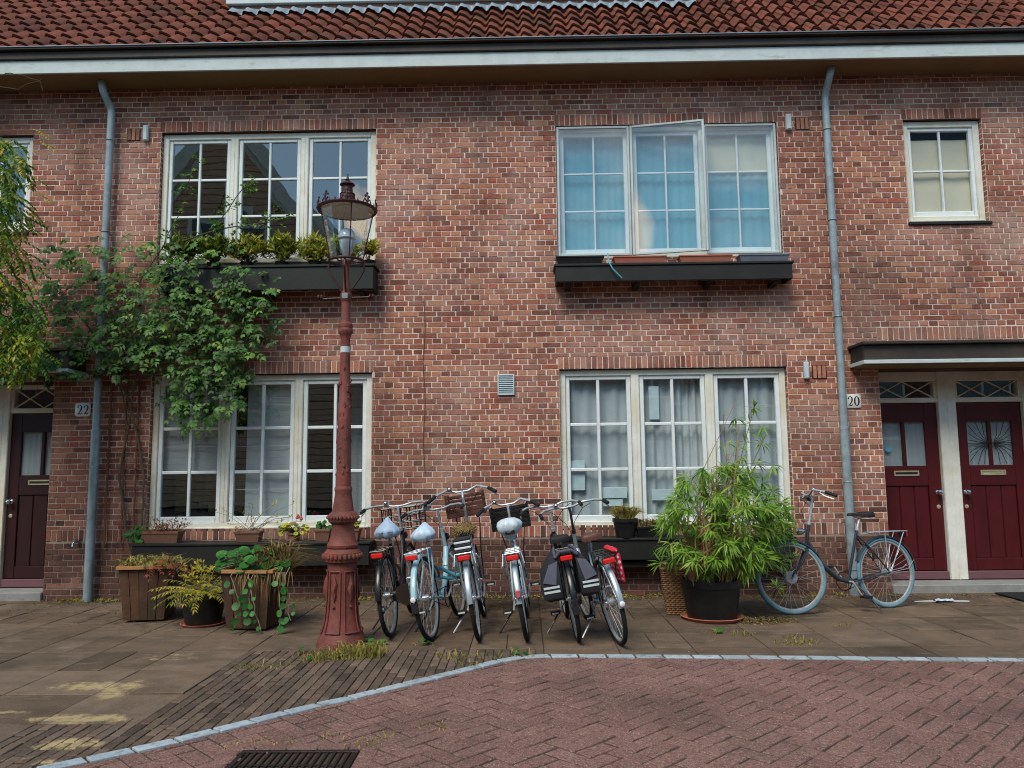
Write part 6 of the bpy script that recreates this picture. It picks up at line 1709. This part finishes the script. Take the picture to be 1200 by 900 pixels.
for e in tips:
    s0 = Vector((R.uniform(-.2,.2), R.uniform(-.2,.2), 0)); m1 = Vector((s0.x*1.2+e.x*.12, s0.y*1.2+e.y*.12, max(.15, e.z*.6))); m2 = Vector((e.x*.6, e.y*.6, max(.2, e.z*1.02)))
    s_.tube([s0, m1, m2, e], [.0045,.004,.003,.0015], 5, a=R.random())
    dr = Vector((e.x, e.y, -.15)); 
    base_a = R.uniform(.15,.65)
    hi_ = e.z > 1.15
    spray(e, dr.normalized() if dr.length > .1 else Vector((0,-1,0)), 8 if hi_ else 16, .15, base_a)
    if not hi_: spray(m2*.6+e*.4, dr.normalized() if dr.length > .1 else Vector((0,-1,0)), 9, .16, base_a)
# the thin sparse tops
for e0, e1 in (((862,560),(884,476)),((858,570),(866,500)),((872,565),(898,508))):
    a_, b_ = PB(*e0), PB(*e1); s_.tube([a_, (a_+b_)/2, b_], .003, 4, a=.9)
    for k in range(9):
        p = a_+(b_-a_)*R.random(); spray(p, Vector((R.uniform(-1,1), -.2, .2)), 3, .13, .6)
for i in range(26):
    x_, y_ = R.uniform(-.22,.22), R.uniform(-.22,.2); s_.tube([(x_,y_,-.02), (x_*1.1+R.uniform(-.02,.02), y_*1.1, .22), (x_*1.3, y_*1.3, R.uniform(.3,.45))], .0065, 5, a=R.random())
s_.build('canes', 'cane', bm); f.build('foliage', 'leaf_bamboo', bm, angle=0)
# --- wicker basket ---------------------------------------------------------------
gx2, gy2 = G(800, 722); gy2 += .20; hb_ = P(797, 664, gy2)[1]
wkx = P(799, 700, gy2)[0]
t = thing('wicker_basket', 'tall square brown wicker basket standing behind the bamboo pot', 'basket', (wkx, gy2, 0), (0,0,rad(-10))); b = MB(); n = 22
w0_, w1_ = .15, .20
def wk(u, z, amp):
    # u around the square 0..4
    k = int(u) % 4; fr_ = u-int(u); w_ = w0_+(w1_-w0_)*z/hb_; p = Vector((-w_+2*w_*fr_, -w_-amp, z)); return Matrix.Rotation(k*math.pi/2, 3, 'Z') @ p
nst = 28
for i in range(n):
    z = .012+(hb_-.03)*i/(n-1)
    b.tube([wk(4*j/(nst*2), z, .006 if (j+i) % 2 else -.006) for j in range(nst*2)], .009, 5, closed=True, a=R.random())
for j in range(nst):
    u = 4*(j+.5)/nst; b.tube([wk(u, 0, 0), wk(u, hb_-.01, 0)], .006, 5, a=R.random())
b.build('weave', 'wicker', t)
b = MB(); b.tube([wk(4*j/64, hb_-.0, .004*math.sin(j*1.2)) for j in range(64)], .017, 7, closed=True); b.build('rim', 'wicker', t)
b = MB(); b.box(-w0_+.01, w0_-.01, -w0_+.01, w0_-.01, .01, .03); b.build('bottom', 'wicker', t)
# --- small things on the ground -----------------------------------------------
gx, gy = G(1105, 706)
t = thing('face_mask', 'crumpled pale blue cloth with white ear loops lying on the pavement before the red doors', 'mask', (gx, gy, .004))
b = MB(); n = 10; pts = []
for i in range(n+1):
    for j in range(6):
        u, v_ = i/n-.5, j/5-.5; pts.append((u*.19, v_*.10, .018+.016*math.sin(i*1.9+j*.7)*math.cos(v_*3)+.012*R.random()))
b.add(pts, [(i*6+j, (i+1)*6+j, (i+1)*6+j+1, i*6+j+1) for i in range(n) for j in range(5)], .5, 0, True); b.build('cloth', 'cloth_blue', t, angle=0)
b = MB(); 
for s in (-1, 1):
    b = MB()
    for k in (0,):
        b.tube([(s*.09, .02*(1-2*k), .012)]+[(s*(.10+.19*math.sin(q*.52)), (.03+.07*k)*math.cos(q*.6)*(1-2*k)+.02, .005) for q in range(1, 6)]+[(s*.09, -.03+.02*k, .012)], .0035, 5)
    b.build('ear_loop', 'string', t)
# weeds, tufts
def tuft(px, py, n, ln, m, label, name='weed_tuft', spread=1.6, rr=.03, a=(0,1), mix=None, grp=None):
    gx, gy = G(px, py); t = thing(name, label, 'weeds', (gx, gy, 0), group=grp); f = MB()
    for i in range(max(1, n//10)):
        c = Vector((R.uniform(-1,1)*rr, R.uniform(-1,1)*rr*.6, 0)); grassy(f, c, 10, ln*R.uniform(.5,1.15), spread, a[0], a[1], .005)
    f.build('blades', m, t, angle=0)
    if mix:
        f = MB()
        for i in range(mix): f.disc((R.uniform(-1,1)*rr*1.3, R.uniform(-1,1)*rr*.8, R.uniform(.01,.05)), Vector((R.uniform(-.4,.4), -.3, 1)), R.uniform(.015,.03), R.random())
        f.build('leaves', 'leaf_round', t, angle=0)
    return t
tuft(424, 768, 420, .17, 'grass', 'thick straw and green grass clump growing at the right foot of the lamp post', rr=.15, mix=10, spread=1.1)
tuft(392, 772, 200, .12, 'grass', 'thinner grass in front of the lamp post foot', rr=.16, mix=6, spread=1.4)
tuft(437, 755, 30, .07, 'grass', 'small clover leaves beside the lamp post foot, towards the bicycles', rr=.07, mix=16)
tuft(375, 768, 60, .09, 'leaf_dry', 'dry leaves and wisps left of the lamp post foot', rr=.14, mix=4)
G1 = 'dry tufts between the paving stones'
for (px, py, lab) in ((287,783,'yellow spiky dry tuft on the slab left of the brick strips'),(325,781,'pale dry tuft on the slab just right of the spiky one'),(519,771,'yellowish tuft beside the kerb, leftmost below the bicycles'),(537,771,'straw tuft beside the kerb, second from the left below the bicycles'),
                      (576,771,'golden tuft on the kerb bend below the fourth bicycle'),(547,779,'sparse tuft touching the kerb stones below the third bicycle'),(611,768,'green yellow tuft at the very corner of the kerb'),(836,742,'green tuft on the pavement before the bamboo saucer'),(866,745,'low flattened tuft just right of the saucer tuft'),
                      (935,755,'long straw tuft in the slab joint left of the side on bicycle'),(925,748,'brown tuft in the same joint, further from the kerb'),(500,756,'tiny green sprout behind the second bicycle wheel'),(984,733,'small yellow tuft on the slab below the side on bicycle')):
    tuft(px, py, 20 if px not in (935,) else 60, .08 if px not in (500,984) else .05, 'grass', lab, rr=.05 if px != 935 else .1, grp=G1, mix=4 if px in (611,836,500) else None)
for (px, py, lab) in ((447,865,'little moss sprout in the road joints right of the grate'),(505,852,'moss sprout in the road joints, right of centre of the kerb bend'),(278,872,'green sprout at the left corner of the drain grate'),(422,874,'green sprout at the right corner of the drain grate'),(330,870,'tiny sprout just behind the drain grate'),(394,862,'tiny sprout in the road between kerb and grate')):
    tuft(px, py, 20, .035, 'grass', lab, name='road_sprout', rr=.03, grp='sprouts in the road joints')
# moss and litter at the foot of the wall: nobody could count it
f = MB()
for i in range(4200):
    x_ = R.uniform(-5.6, 5.2); y_ = -abs(R.gauss(0, .13))-.015
    if R.random() < .3: y_ = -R.uniform(.0,.9)
    if R.random() < .05: y_ = -R.uniform(.5,3.2)
    p = Vector((x_, y_, .002))
    if x_ > 4.2 and y_ > -.1: continue
    f.leaf(p, Vector((R.uniform(-1,1), R.uniform(-1,1), R.uniform(0,.25))), Vector((R.uniform(-.3,.3), R.uniform(-.3,.3), 1)), R.uniform(.015,.045), R.uniform(.008,.02), R.random(), droop=.02)
stuff(f.build('fallen_leaves', 'leaf_dry', angle=0), 'scattered brown and yellow leaf litter along the foot of the wall', 'leaves')
f = MB()
for i in range(240):
    x_ = R.uniform(-5.4, 5.0); y_ = -.03-R.random()**2*.16
    if 4.1 < x_: continue
    dens = noise.noise(Vector((x_*.9, 2, 0)))
    if dens < -.05: continue
    grassy(f, (x_, y_, 0), 8, .06, 1.6, 0, .5, .006); f.disc((x_+.03, y_-.02, .02), Vector((0,-.3,1)), .015, R.random())
stuff(f.build('wall_weeds', 'grass', angle=0), 'low weeds and moss growing where the wall meets the pavement', 'weeds')
for k, (px, py, w_) in enumerate(((895,728,.34),)):
    gx, gy = G(px, py); f = MB()
    for i in range(420):
        A = R.uniform(0,6.28); rr = math.sqrt(R.random()); f.leaf((w_*rr*math.cos(A), .16*rr*math.sin(A), R.uniform(0,.04)*(1-rr)), rv(1)*Vector((1,1,.4)), Vector((0,0,1))+rv(.4), .045, .018, R.random())
    o = f.build('leaf_heap', 'leaf_dry', angle=0, loc=(gx, gy, .003)); stuff(o, 'little heap of brown leaves between the bamboo pot and the side on bicycle', 'leaves')
# spider plants behind the front wheel of the last bicycle
for (px, py, lab) in ((927,655,'pale spiky plantlet against the wall seen through the upper front wheel'),(910,689,'pale spiky plantlet seen through the lower front wheel')):
    x_, z_ = P(px, py, -.25); t = thing('spiky_plant', lab, 'plant', (x_, -.25, 0), group='spiky plantlets behind the front wheel')
    f = MB(); rosette(f, (0,0,z_), 40, .11, .012, .5, .4, 0.); f.build('leaves', 'leaf_bamboo', t, angle=0); s_ = MB(); s_.tube([(0,.12,0),(0,.05,z_*.6),(0,0,z_)], .006, 5); s_.build('stem', 'bark', t)
# loose light slab by the doors
gx, gy = G(1022, 716)
